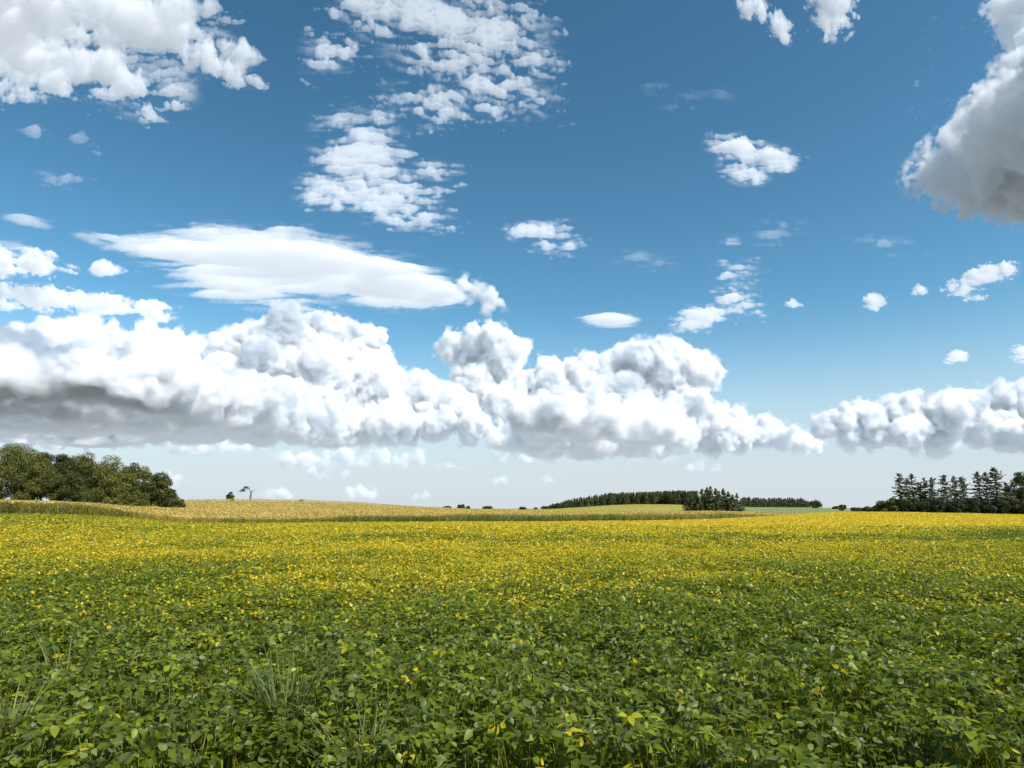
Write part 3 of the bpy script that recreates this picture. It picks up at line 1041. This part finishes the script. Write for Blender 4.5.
def grass_tuft(px, py, zt, n, length, spread, label, tone=.4):
    d = at(px, py, 1.0) - np.array([0, 0, CAMZ])
    t = (CAMZ - zt) / -d[2]
    X, Y = d[0] * t, t
    gz = float(ground_z(X, Y))
    s = Soup()
    for i in range(n):
        a = R.uniform(0, 2 * pi)
        L = length * R.uniform(.55, 1.1)
        lean = spread * R.uniform(.2, 1.0)
        b0 = np.array([R.normal(0, .05), R.normal(0, .05), 0])
        w = R.uniform(.005, .011)
        K = 6
        V = []
        for k in range(K + 1):
            q = k / K
            c = b0 + np.array([cos(a), sin(a), 0]) * L * lean * q ** 1.8 + np.array([0, 0, L * (q - .42 * lean * q ** 2.6)])
            ww = w * (1 - q ** 2) + .0006
            sdv = np.array([-sin(a), cos(a), 0]) * ww
            V += [c - sdv, c + sdv]
        f = np.array([[2 * k, 2 * k + 1, 2 * k + 3, 2 * k + 2] for k in range(K)])
        s.add(np.array(V), [f], [np.full(K, np.clip(tone + R.normal(0, .18), 0, 1))])
    o = s.build("grass_tuft", GRASS, smooth=True)
    o.location = (X, Y, gz)
    tag(o, label, "grass", "grass tufts among the near beans")


grass_tuft(8, 738, .55, 110, 1.05, .7, "pale yellow green grass tuft in the lower left corner of the bean field", .8)
grass_tuft(286, 716, .55, 110, 1.18, .58, "tall green grass clump among the beans at the bottom, left of the middle", .42)
grass_tuft(362, 756, .5, 60, 1.05, .75, "short spreading grass tuft at the bottom edge beside the tall clump", .55)
grass_tuft(318, 672, .6, 30, 1.15, .6, "thin grass blades standing above the beans behind the tall clump", .5)
grass_tuft(66, 672, .6, 30, 1.15, .55, "sparse upright grass blades in the beans near the left edge", .5)


# ------------------------------------------------------------------ clouds: real vapour bodies lit by the sun and the sky
def nets(Fd, org, h):
    """surface nets of a signed grid (negative inside) -> vertices, quads"""
    Fd = Fd.copy()
    for ax in range(3):
        sl_ = [slice(None)] * 3
        for e in (0, -1):
            sl_[ax] = e
            Fd[tuple(sl_)] = np.maximum(Fd[tuple(sl_)], 1e-3)
    ins = Fd < 0
    c = np.zeros(tuple(n - 1 for n in Fd.shape), dtype=np.int8)
    offs = [(i, j, k) for i in (0, 1) for j in (0, 1) for k in (0, 1)]
    for i, j, k in offs:
        c += ins[i:i + c.shape[0], j:j + c.shape[1], k:k + c.shape[2]]
    act = np.argwhere((c > 0) & (c < 8))
    idx = np.full(c.shape, -1, dtype=np.int32)
    idx[tuple(act.T)] = np.arange(len(act))
    val = np.stack([Fd[act[:, 0] + i, act[:, 1] + j, act[:, 2] + k] for i, j, k in offs], 1)
    acc, cnt = np.zeros((len(act), 3)), np.zeros(len(act))
    of = np.array(offs, float)
    for a in range(8):
        for b in range(a + 1, 8):
            if np.abs(of[a] - of[b]).sum() == 1:
                m = (val[:, a] < 0) != (val[:, b] < 0)
                t = val[m, a] / (val[m, a] - val[m, b])
                acc[m] += of[a] + t[:, None] * (of[b] - of[a])
                cnt[m] += 1
    V = (act + acc / np.maximum(cnt, 1)[:, None]) * h + org
    Q = []
    for ax in range(3):
        o1, o2 = [(1, 2), (2, 0), (0, 1)][ax]
        A = np.take(ins, np.arange(ins.shape[ax] - 1), axis=ax)
        B = np.take(ins, np.arange(1, ins.shape[ax]), axis=ax)
        e = np.argwhere(A != B)
        sgn = A[tuple(e.T)]
        ok = np.ones(len(e), bool)
        for o in (o1, o2):
            ok &= (e[:, o] > 0) & (e[:, o] < Fd.shape[o] - 1)
        e, sgn = e[ok], sgn[ok]
        u, v = np.zeros(3, int), np.zeros(3, int)
        u[o1] = 1
        v[o2] = 1
        g = lambda p: idx[tuple(p.T)]
        q = np.stack([g(e - u - v), g(e - v), g(e), g(e - u)], 1)
        q[~sgn] = q[~sgn][:, ::-1]
        Q.append(q)
    return V, np.concatenate(Q)


def gnoise(shape, cell, r):
    """smooth random field on a grid, B-spline lattice of the given cell size, about unit spread"""
    cell = np.broadcast_to(cell, 3)
    L = [int(np.ceil(n / c)) + 4 for n, c in zip(shape, cell)]
    A = r.normal(0, 1, L).astype(np.float32)
    for ax in range(3):
        n = shape[ax]
        t = np.arange(n) / cell[ax] + 1 + r.uniform(0, .99)
        i = np.floor(t).astype(int)
        f = t - i
        Wm = np.zeros((n, L[ax]), dtype=np.float32)
        w = [(1 - f) ** 3 / 6, (3 * f ** 3 - 6 * f ** 2 + 4) / 6, (-3 * f ** 3 + 3 * f ** 2 + 3 * f + 1) / 6, f ** 3 / 6]
        for k in range(4):
            Wm[np.arange(n), np.clip(i - 1 + k, 0, L[ax] - 1)] += w[k]
        A = np.moveaxis(np.tensordot(Wm, A, axes=(1, ax)), 0, ax)
    return A / .42


def cumulus(name, blobs, label, seed, dist, base_py=None, mfp=5.0, vox=1.5, lev=(13, 7), cauli=1.0, wisp=0.0, group=None, flat=1.0, down=.35, g=0.0, stretch=(1, 1, 1), veils=(("veil", 1.6, .10, 3.0), ("veil", .6, .2, 1.8), ("core", -1.8, .8, 0))):
    """blobs: (px, py, radius px[, depth offset in px]); base_py: row of the flat base at this depth"""
    r = np.random.default_rng(seed)
    k = dist / F
    sp = []
    bz = None if base_py is None else at(512, base_py, dist)[2]
    for b in blobs:
        px, py, rp = b[:3]
        dd = dist + (b[3] * k if len(b) > 3 else r.normal(0, rp * .35) * k)
        c = at(px, py, dd)
        sp.append((c, rp * k))
        for i in range(lev[0]):
            d = r.normal(0, 1, 3)
            d[2] = abs(d[2]) * .9 + d[2] * .25 if r.random() > down else d[2]
            d /= np.linalg.norm(d)
            r1 = rp * k * r.uniform(.28, .5)
            c1 = c + d * rp * k * r.uniform(.75, .95) * np.array([1, 1, flat])
            sp.append((c1, r1))
            for j in range(lev[1]):
                d = r.normal(0, 1, 3)
                d[2] += .35
                d /= np.linalg.norm(d)
                r2 = r1 * r.uniform(.26, .5)
                if r2 > .9 * vox * k:
                    sp.append((c1 + d * r1 * r.uniform(.8, 1.0), r2))
    h = vox * k
    C = np.array([c for c, _ in sp])
    RR = np.array([q for _, q in sp])
    st = np.array(stretch, float)
    mn = (C - RR[:, None] * st).min(0) - 9 * h
    mx = (C + RR[:, None] * st).max(0) + 9 * h
    if bz is not None:
        mn[2] = max(mn[2], bz - 5 * h)
    shape = np.ceil((mx - mn) / h).astype(int) + 1
    Fd = np.full(shape, 9 * h, dtype=np.float32)
    ax = [mn[i] + np.arange(shape[i]) * h for i in range(3)]
    for c, q in zip(C, RR):
        lo = np.clip(np.floor((c - (q + 8 * h) * st - mn) / h).astype(int), 0, shape)
        hi = np.clip(np.ceil((c + (q + 8 * h) * st - mn) / h).astype(int) + 1, 0, shape)
        if np.any(hi <= lo):
            continue
        s3 = tuple(slice(a, b) for a, b in zip(lo, hi))
        dx = ((ax[0][s3[0]] - c[0]) / st[0]) ** 2
        dy = ((ax[1][s3[1]] - c[1]) / st[1]) ** 2
        dz = ((ax[2][s3[2]] - c[2]) / st[2]) ** 2
        D = np.sqrt(dx[:, None, None] + dy[None, :, None] + dz[None, None, :]) - q
        np.minimum(Fd[s3], D, out=Fd[s3])
    # cauliflower lobes and finer billows
    rmed = np.median([b[2] for b in blobs])
    for cell, amp in ((24, 2.0), (12, 1.5), (6.2, 1.8), (3.6, 1.7), (2.3, 1.1)):
        if cell > rmed * 1.6:
            continue
        n = gnoise(shape, cell / vox * 1.0, r)
        Fd += (min(amp, .16 * rmed) * cauli * k) * (.75 - np.minimum(np.abs(n), 1.6)).astype(np.float32)
    if wisp:
        n = gnoise(shape, min(12, rmed) / vox, r) + .7 * gnoise(shape, min(5.5, rmed * .6) / vox, r) + .55 * gnoise(shape, 2.6 / vox, r)
        Fd += (min(wisp, .3 * rmed) * k) * np.clip(n + .5, -1.2, 3)
    if bz is not None:
        nb = gnoise((shape[0], shape[1], 2), (30 / vox, 30 / vox, 5), r)[:, :, 0] * 3.0 + gnoise((shape[0], shape[1], 2), (9 / vox, 9 / vox, 5), r)[:, :, 0] * 1.3
        Fd = np.maximum(Fd, (bz + nb[:, :, None] * k - ax[2][None, None, :]).astype(np.float32))
    V, Q = nets(Fd, mn, h)
    loc = V.mean(0)
    o = mesh_from(name, V, [Q], cloud_mat(.5 / (mfp * k), g), smooth=False, loc=loc)
    tag(o, label, "cloud", group)
    # thinner vapour outside the body and a denser core inside it
    fr = np.clip(.7 * gnoise(shape, 6 / vox, r) + .6 * gnoise(shape, 3 / vox, r), -1.3, 3)
    for nm, iso, dn, fray in veils:
        if (Fd < iso * k).any():
            V2, Q2 = nets(Fd - np.float32(iso * k) + np.float32(fray * k) * fr if fray else Fd - np.float32(iso * k), mn, h)
            if len(Q2):
                c = mesh_from(nm, V2 - loc, [Q2], cloud_mat(dn / (mfp * k), g), parent=o)
    print(name, len(sp), tuple(shape), len(V))
    return o


def px_of(P):
    d = P - np.array([0, 0, CAMZ])
    f = d[..., 1] * cos(PITCH) + d[..., 2] * sin(PITCH)
    u = d[..., 2] * cos(PITCH) - d[..., 1] * sin(PITCH)
    return 512 + F * d[..., 0] / f, 384 - F * u / f


def sheet(name, blobs, label, seed, alt, tau=2.5, cell=9.0, thr=0.0, soft=.8, aniso=(1, 1), rot=0.0, group=None, step=1.6, thick=.02, ripple=None, octs=5, gain=.58, warp=.6, cap=1.6, base=0.0):
    """thin cloud layer at altitude alt: thickness follows billowed noise inside the soft outline blobs (px, py, rx, ry, angle, strength)"""
    x0 = min(b[0] - max(b[2], b[3]) * 1.5 for b in blobs)
    x1 = max(b[0] + max(b[2], b[3]) * 1.5 for b in blobs)
    y0 = min(b[1] - max(b[2], b[3]) * 1.5 for b in blobs)
    y1 = min(max(b[1] + max(b[2], b[3]) * 1.5 for b in blobs), 470)
    gx, gy = np.arange(x0, x1, step), np.arange(y0, y1, step)
    PX, PY = np.meshgrid(gx, gy, indexing='ij')
    u, v = (PX - 512) / F, (384 - PY) / F
    dy = cos(PITCH) - v * sin(PITCH)
    dz = sin(PITCH) + v * cos(PITCH)
    t = alt / dz
    X, Y = u * t, dy * t
    M = np.zeros(PX.shape)
    for bpx, bpy_, rx, ry, ang, stg in blobs:
        c, s = cos(radians(ang)), sin(radians(ang))
        a = ((PX - bpx) * c + (PY - bpy_) * s) / rx
        b = (-(PX - bpx) * s + (PY - bpy_) * c) / ry
        M = np.maximum(M, stg * np.clip(1.15 - np.sqrt(a * a + b * b), 0, 1))
    yc = np.mean([b[1] for b in blobs])
    e = math.atan((HZ - yc) / FY)
    sc = alt / sin(e) / F * cell           # world size of a billow of `cell` px
    c, s = cos(rot), sin(rot)
    A, B = (X * c + Y * s) / sc / aniso[0], (-X * s + Y * c) / sc / aniso[1]
    wx, wy = fbm2(A * .5, B * .5, seed + 50, 3), fbm2(A * .5 + 9, B * .5, seed + 60, 3)
    n = fbm2(A + warp * wx, B + warp * wy, seed, octs, gain)
    if ripple:
        rl, ra, rr_ = ripple
        cr, sr = cos(rr_), sin(rr_)
        n = n + ra * np.sin(2 * pi * (X * cr + Y * sr) / (rl * alt / sin(e) / F) + 1.5 * wx)
    d = np.clip((M * 2.2 - 1.0 + soft * n - thr), 0, None)
    veil = base * sstep(.05, .6, M) * np.clip(.15 + 1.15 * fbm2(A * .8 + .5 * wx, B * .9 + .5 * wy, seed + 80, 6, .66), 0, 1.8)
    d = np.where(M > 0, d + veil, 0)
    d = np.minimum(d, cap)
    for _ in range(1):                      # vapour diffuses: soften the smallest crumbs
        e_ = np.pad(d, 1)
        d = (e_[1:-1, 1:-1] * 6 + e_[:-2, 1:-1] + e_[2:, 1:-1] + e_[1:-1, :-2] + e_[1:-1, 2:]) / 10
    d[0], d[-1], d[:, 0], d[:, -1] = 0, 0, 0, 0
    d[d < .02] = 0
    T = d ** 1.6 * 1.15 * thick * alt
    sig = tau * sin(e) / (thick * alt)
    keep = np.maximum.reduce([d[:-1, :-1], d[1:, :-1], d[1:, 1:], d[:-1, 1:]]) > 0
    Zb, Zt = alt - .35 * T, alt + .65 * T
    nV = PX.size
    idx = np.arange(nV).reshape(PX.shape)
    q = np.stack([idx[:-1, :-1], idx[1:, :-1], idx[1:, 1:], idx[:-1, 1:]], -1)[keep]
    V = np.concatenate([np.stack([X, Y, Zt + CAMZ], -1).reshape(-1, 3), np.stack([X, Y, Zb + CAMZ], -1).reshape(-1, 3)])
    Q = np.concatenate([q, (q + nV)[:, ::-1]])
    used = np.unique(Q)
    remap = np.zeros(len(V), int)
    remap[used] = np.arange(len(used))
    V, Q = V[used], remap[Q]
    loc = V.mean(0)
    o = mesh_from(name, V, [Q], cloud_mat(sig), loc=loc)
    tag(o, label, "cloud", group)
    print(name, len(V))
    return o


# the great bank at left
cumulus("cumulus_cloud", [
    (-60, 372, 45), (-15, 366, 36), (22, 362, 34), (50, 352, 26), (78, 337, 20), (72, 362, 34), (112, 358, 30), (150, 355, 28), (180, 362, 26), (130, 380, 34), (205, 368, 26),
    (232, 358, 24), (258, 344, 22), (288, 335, 24), (318, 336, 20), (345, 338, 20), (366, 340, 17), (280, 365, 34), (325, 368, 34), (362, 366, 26), (385, 385, 20),
    (240, 392, 36), (300, 402, 38), (350, 404, 34), (395, 410, 28), (420, 394, 20), (448, 408, 22), (470, 424, 18), (436, 424, 20), (190, 400, 36), (400, 428, 20), (360, 428, 20),
    (-70, 374, 24, -310), (-30, 378, 22, -320), (10, 378, 20, -325), (50, 381, 20, -310), (90, 384, 20, -300), (130, 388, 20, -285), (165, 392, 20, -265), (200, 398, 20, -235), (235, 403, 19, -205), (265, 409, 17, -170),
    (-50, 385, 30, -250), (0, 388, 28, -250), (50, 390, 28, -245), (100, 392, 28, -230), (150, 396, 27, -210), (200, 402, 25, -185), (240, 408, 24, -150), (280, 414, 24, -110),
    (-40, 398, 34, -170), (20, 400, 34, -170), (80, 402, 34, -170), (140, 406, 34, -150), (200, 412, 32, -120), (255, 418, 30, -90), (310, 422, 28, -70),
    (-40, 415, 34, -70), (20, 415, 34, -70), (80, 415, 34, -80), (140, 416, 32, -60), (200, 420, 30, -50), (255, 424, 28, -30), (330, 428, 24, -30), (390, 428, 20, -30)],
    "huge white cumulus bank with grey flat underside above the left wood", 101, 9000, base_py=447, mfp=2.5, vox=1.3)
cumulus("cumulus_cloud", [(-25, 432, 22), (20, 434, 16), (55, 436, 14), (90, 438, 11), (115, 440, 8)],
        "low grey and white cloud just above the tallest trees of the left wood", 102, 12000, base_py=451, mfp=2.5, vox=1.2)
cumulus("cumulus_cloud", [(455, 350, 17), (476, 346, 18), (500, 346, 19), (515, 352, 15), (486, 366, 24), (466, 378, 18), (505, 372, 18), (480, 390, 20)],
        "tall rounded cumulus tower rising between the two great cloud banks", 103, 10000, mfp=2.5, vox=1.15)
cumulus("cumulus_cloud", [
    (505, 402, 20), (528, 392, 22), (556, 382, 22), (585, 380, 24), (612, 372, 24), (636, 362, 22), (660, 358, 21), (682, 370, 24), (700, 380, 18), (655, 385, 34), (610, 400, 36),
    (565, 408, 32), (525, 420, 26), (545, 436, 24), (590, 430, 32), (640, 424, 34), (680, 415, 30), (705, 432, 22), (735, 434, 19), (758, 432, 16), (780, 438, 13), (800, 442, 10), (815, 446, 7),
    (722, 411, 9), (738, 412, 8), (505, 438, 16), (540, 434, 22, -120), (590, 434, 24, -120), (640, 436, 24, -110), (675, 438, 18, -80), (505, 442, 14, -100),
    (530, 420, 16, -230), (565, 418, 18, -240), (600, 420, 19, -235), (635, 424, 18, -210), (665, 430, 15, -170), (550, 428, 20, -180), (600, 430, 22, -180), (640, 432, 18, -160)],
    "great cumulus bank in the centre with grey base above the conifer plantation", 104, 9500, base_py=460, mfp=2.5, vox=1.25)
cumulus("cumulus_cloud", [
    (826, 426, 13), (845, 420, 16), (870, 418, 18), (896, 411, 18), (920, 410, 18), (945, 416, 22), (970, 406, 18), (995, 406, 18), (1020, 408, 22), (1050, 411, 26), (905, 430, 20),
    (870, 436, 15), (940, 438, 18), (980, 430, 20), (1010, 434, 20), (850, 438, 12), (1045, 436, 24)],
    "long low cumulus bank above the conifer row at the right", 105, 10500, base_py=459, mfp=2.5, vox=1.2)
cumulus("cumulus_cloud", [
    (1045, 10, 40, 0), (1014, 30, 22, 0), (1002, 8, 16, 0), (1040, 70, 38, 0), (1008, 96, 22, 0), (985, 112, 20, 0), (966, 122, 16, 0), (998, 136, 34, -20), (958, 148, 24, 0), (938, 162, 18, 0), (920, 178, 14, 0), (945, 182, 18, 0), (978, 178, 30, -30),
    (1025, 150, 50, -60), (1065, 90, 60, -40), (972, 204, 12, 10), (992, 208, 11, 10), (1024, 190, 30, -20), (940, 132, 8, 0), (1075, 170, 60, -80),
    (1000, 118, 30, -110), (1040, 95, 36, -150), (1080, 60, 40, -200), (985, 140, 26, -80), (1050, 130, 40, -130), (1100, 110, 50, -180),
    (952, 106, 7, 0), (926, 148, 8, 0), (909, 171, 6, 0), (914, 194, 8, 5), (938, 205, 9, 5), (960, 216, 6, 8), (1000, 221, 6, 8), (978, 92, 8, 0), (1016, 62, 9, 0), (1018, 214, 9, 5)],
    "large grey hearted cumulus with bright left rim at the upper right edge", 106, 3200, base_py=226, mfp=9.0, vox=1.3, wisp=3.6, cauli=1.3, down=.7)
sheet("ragged_cloud", [(-60, 20, 150, 85, 5, 1.15), (60, 25, 130, 70, 8, 1.05), (140, 25, 100, 60, 14, 1.0), (30, 60, 90, 42, 12, .85), (110, 75, 85, 40, 25, .72), (208, 45, 50, 34, 35, .85), (236, 70, 34, 26, 35, .58), (165, 82, 46, 34, 20, .66)],
      "ragged bright cloud filling the upper left corner", 200, 3000, tau=2.5, cell=17, soft=1.05, thr=.06, gain=.7, octs=7, cap=1.4, aniso=(1.4, .9), thick=.035, step=1.3, base=.35)
# layered and broken clouds
sheet("altocumulus_cloud", [(470, 40, 105, 75, 10, .9), (400, 10, 80, 40, 0, 1.05), (500, 90, 75, 35, 15, .75), (430, 100, 60, 40, 0, .62), (330, 50, 40, 35, 0, .6), (545, 60, 30, 18, 10, .55)],
      "broken sheet of small cloudlets at the top middle", 210, 4000, tau=1.45, cell=10, soft=1.0, thr=.22, gain=.72, cap=1.0, base=.5, octs=7, rot=.3, aniso=(1.4, .8))
sheet("altocumulus_cloud", [(360, 150, 60, 50, 20, 1.05), (375, 190, 80, 34, 12, .95), (400, 215, 75, 20, 8, .7), (335, 190, 50, 30, 0, .8), (430, 175, 45, 22, 10, .6)],
      "rippled white cloud patch hanging above the long smooth streak", 220, 4000, tau=1.6, cell=9, soft=.85, thr=.12, gain=.7, cap=1.1, base=.5, octs=7, aniso=(1.9, .8), ripple=(12, .3, 1.45))
sheet("lenticular_cloud", [(285, 262, 165, 38, 8, 1.3), (385, 282, 90, 30, 9, 1.35), (190, 252, 105, 22, 7, 1.1), (435, 292, 40, 19, 10, 1.1), (225, 284, 110, 26, 12, .8), (290, 234, 70, 15, 5, .7), (290, 304, 66, 18, 8, .66), (120, 242, 50, 9, 12, .7)],
      "long smooth bright white cloud streak above the left cumulus bank", 230, 3600, tau=3.0, cell=15, soft=.36, aniso=(2.6, .9), octs=6, gain=.62, ripple=(7, .16, 1.25), thick=.028, step=1.4, base=.4)
cumulus("cumulus_cloud", [(463, 286, 9), (476, 292, 10), (490, 298, 10), (500, 303, 7), (486, 310, 6), (470, 300, 6)],
        "small puffy cloud at the right tip of the long smooth streak", 108, 6000, mfp=6, vox=1.2, wisp=1.5, lev=(9, 4))
sheet("puffy_cloud", [(-10, 262, 40, 20, 5, 1.1), (34, 264, 28, 17, 0, 1.1), (106, 270, 22, 8, 3, .95), (70, 268, 20, 8, 0, .55)],
      "soft white puffs at the left edge beside the long streak", 300, 2200, tau=3.4, cell=10, soft=.8, gain=.66, octs=6, thick=.03, step=1.3, base=.35)
sheet("puffy_cloud", [(-20, 294, 60, 20, 2, 1.15), (40, 298, 60, 16, 4, 1.15), (100, 304, 50, 14, 6, 1.1), (150, 311, 34, 11, 8, 1.0)],
      "low white cloud band at the left edge just above the great bank", 310, 2000, tau=3.4, cell=10, soft=.8, gain=.66, octs=6, thick=.03, step=1.3, base=.35)
sheet("cirrus_cloud", [(30, 222, 50, 8, 16, .75), (85, 238, 45, 8, 18, .8), (10, 245, 50, 10, 10, .6), (-40, 215, 60, 10, 10, .7)],
      "faint wispy streak at the left edge above the soft puffs", 240, 4500, tau=.9, cell=16, soft=.5, aniso=(2.4, .6))
sheet("ragged_cloud", [(756, 10, 24, 13, 25, 1.0), (778, 24, 17, 16, 45, 1.0), (784, 36, 13, 8, 60, .75)],
      "ragged left one of the two small clouds at the top right", 320, 2500, tau=2.8, cell=9, soft=1.15, gain=.7, octs=6, thick=.025, step=1.1, base=.35, thr=.15)
sheet("ragged_cloud", [(834, 6, 27, 17, 10, 1.2), (832, 22, 23, 20, 0, 1.15), (829, 36, 13, 10, 0, .8)],
      "fuller right one of the two small clouds at the top right", 330, 2500, tau=3.4, cell=9, soft=1.0, gain=.7, octs=6, thick=.025, step=1.1, base=.35, thr=.1)
sheet("altocumulus_cloud", [(740, 150, 40, 20, 12, 1.0), (770, 158, 38, 16, 8, .9), (745, 172, 32, 16, 10, .9), (716, 140, 16, 12, 0, .7)],
      "isolated streaky cloud patch in the blue right of the middle", 250, 4000, tau=1.9, cell=7, soft=.8, thr=.1, gain=.67, base=.6, aniso=(2, .8))
sheet("altocumulus_cloud", [(545, 236, 46, 20, 10, .8), (520, 230, 24, 14, 0, .7), (570, 245, 22, 14, 0, .65)],
      "faint cloudlet patch right of the long streak", 260, 4000, tau=1.6, cell=8, soft=.85, thr=0, gain=.65, base=.4, aniso=(1.7, .8))
sheet("altocumulus_cloud", [(700, 318, 40, 16, -12, 1.1), (735, 300, 30, 26, -10, .8), (740, 272, 34, 18, -10, .6), (760, 312, 20, 12, 0, .6), (730, 240, 20, 10, 0, .45)],
      "tattered cloud patch above the right end of the central bank", 270, 3500, tau=1.9, cell=7, soft=.85, thr=.08, gain=.68, base=.2, aniso=(1.9, .8))
sheet("cirrus_cloud", [(60, 180, 40, 9, 8, .6), (35, 134, 24, 7, 10, .62), (80, 140, 22, 7, 20, .6), (100, 155, 12, 6, 40, .55)],
      "faint small shreds in the dark blue below the upper left cloud", 360, 3500, tau=.45, cell=7, soft=.9, thr=.12, gain=.68, aniso=(1.8, .8), step=1.4, base=.6)
sheet("cirrus_cloud", [(690, 95, 60, 16, 5, .5), (640, 260, 50, 14, 8, .5), (780, 230, 40, 20, 0, .5), (890, 245, 60, 12, 5, .45)],
      "very thin broken veil drifting in the blue right of the middle", 370, 4500, tau=.3, cell=10, soft=.9, thr=.05, gain=.66, aniso=(2.4, .8), step=2, base=.9)
sheet("lenticular_cloud", [(612, 320, 39, 10, 0, 1.25)],
      "small smooth lens shaped cloud above the central bank", 280, 3000, tau=2.2, cell=10, soft=.34, aniso=(4, .9), gain=.62, octs=6, step=1.0, base=.35)
for i, (bl, lab) in enumerate([
    ([(874, 302, 14, 9, 5, 1.15)], "small bright puff alone in the blue sky at the right"),
    ([(920, 291, 11, 5, 0, 1.05)], "tiny flat puff between the lone puff and the right edge cloud"),
    ([(985, 276, 38, 11, -14, 1.15), (1008, 271, 16, 9, -5, 1.1), (964, 290, 24, 8, 4, .75), (972, 299, 14, 5, 0, .55)], "white rising cloud streak by the right edge"),
    ([(958, 358, 16, 7, -8, 1.0)], "thin small puff above the right cumulus bank"),
    ([(1024, 354, 18, 10, -10, 1.15)], "small puff cut by the right edge of the view"),
    ([(793, 304, 11, 5, 0, .8)], "tiny faint puff right of the tattered patch")]):
    sheet("puffy_cloud", bl, lab, 340 + 10 * i, 2200, tau=2.8, cell=7, soft=1.05, gain=.68, octs=6, thick=.025, step=.9, base=.35, thr=.15, aniso=(1.5, .9), group="small puffs in the right sky")
for i, (bl, lab) in enumerate([
    ([(166, 480, 7), (174, 479, 6), (162, 483, 5)], "small white puff low behind the right end of the left wood"),
    ([(272, 496, 5), (282, 494, 6), (289, 496, 4)], "flat white puff on the horizon right of the dead tree"),
    ([(352, 494, 5), (362, 492, 7), (370, 495, 6), (347, 493, 3)], "bright small puff just above the horizon over the corn"),
    ([(232, 496, 3), (218, 497, 3)], "faint horizon puff behind the dark bush"),
    ([(288, 462, 9), (305, 458, 10), (325, 462, 8), (345, 456, 10), (362, 464, 8), (380, 455, 10), (400, 460, 8), (420, 455, 8)], "pale broken cloud strip under the left end of the great bank"),
    ([(180, 446, 9), (200, 448, 10), (222, 446, 11), (245, 449, 9), (262, 446, 8)], "grey white layer just under the middle of the great left bank"),
    ([(500, 452, 9), (525, 455, 10), (550, 452, 10), (575, 456, 10), (600, 454, 9), (635, 457, 10), (660, 455, 8)], "pale layer merging below the base of the central bank"),
    ([(690, 468, 4), (700, 467, 5), (716, 469, 4)], "faint low puff right of the central bank's base"),
    ([(440, 470, 5), (450, 468, 6), (458, 471, 4)], "small puff under the gap between the great banks"),
    ([(312, 472, 5), (322, 474, 5), (345, 474, 3)], "pale wisps below the broken cloud strip"),
    ([(416, 496, 3), (425, 496, 4)], "tiny puff close to the horizon over the corn field"),
    ([(548, 480, 3), (552, 480, 3)], "tiniest puff below the central bank"),
    ([(497, 480, 4), (504, 480, 4)], "tiny grey shred under the tall cumulus tower")]):
    cumulus("cumulus_cloud", bl, lab, 160 + i, 16000, base_py=max(b[1] for b in bl) + 2.5, mfp=7, vox=.75, wisp=1.6, cauli=1.3, lev=(12, 5), group="small puffs low on the horizon")
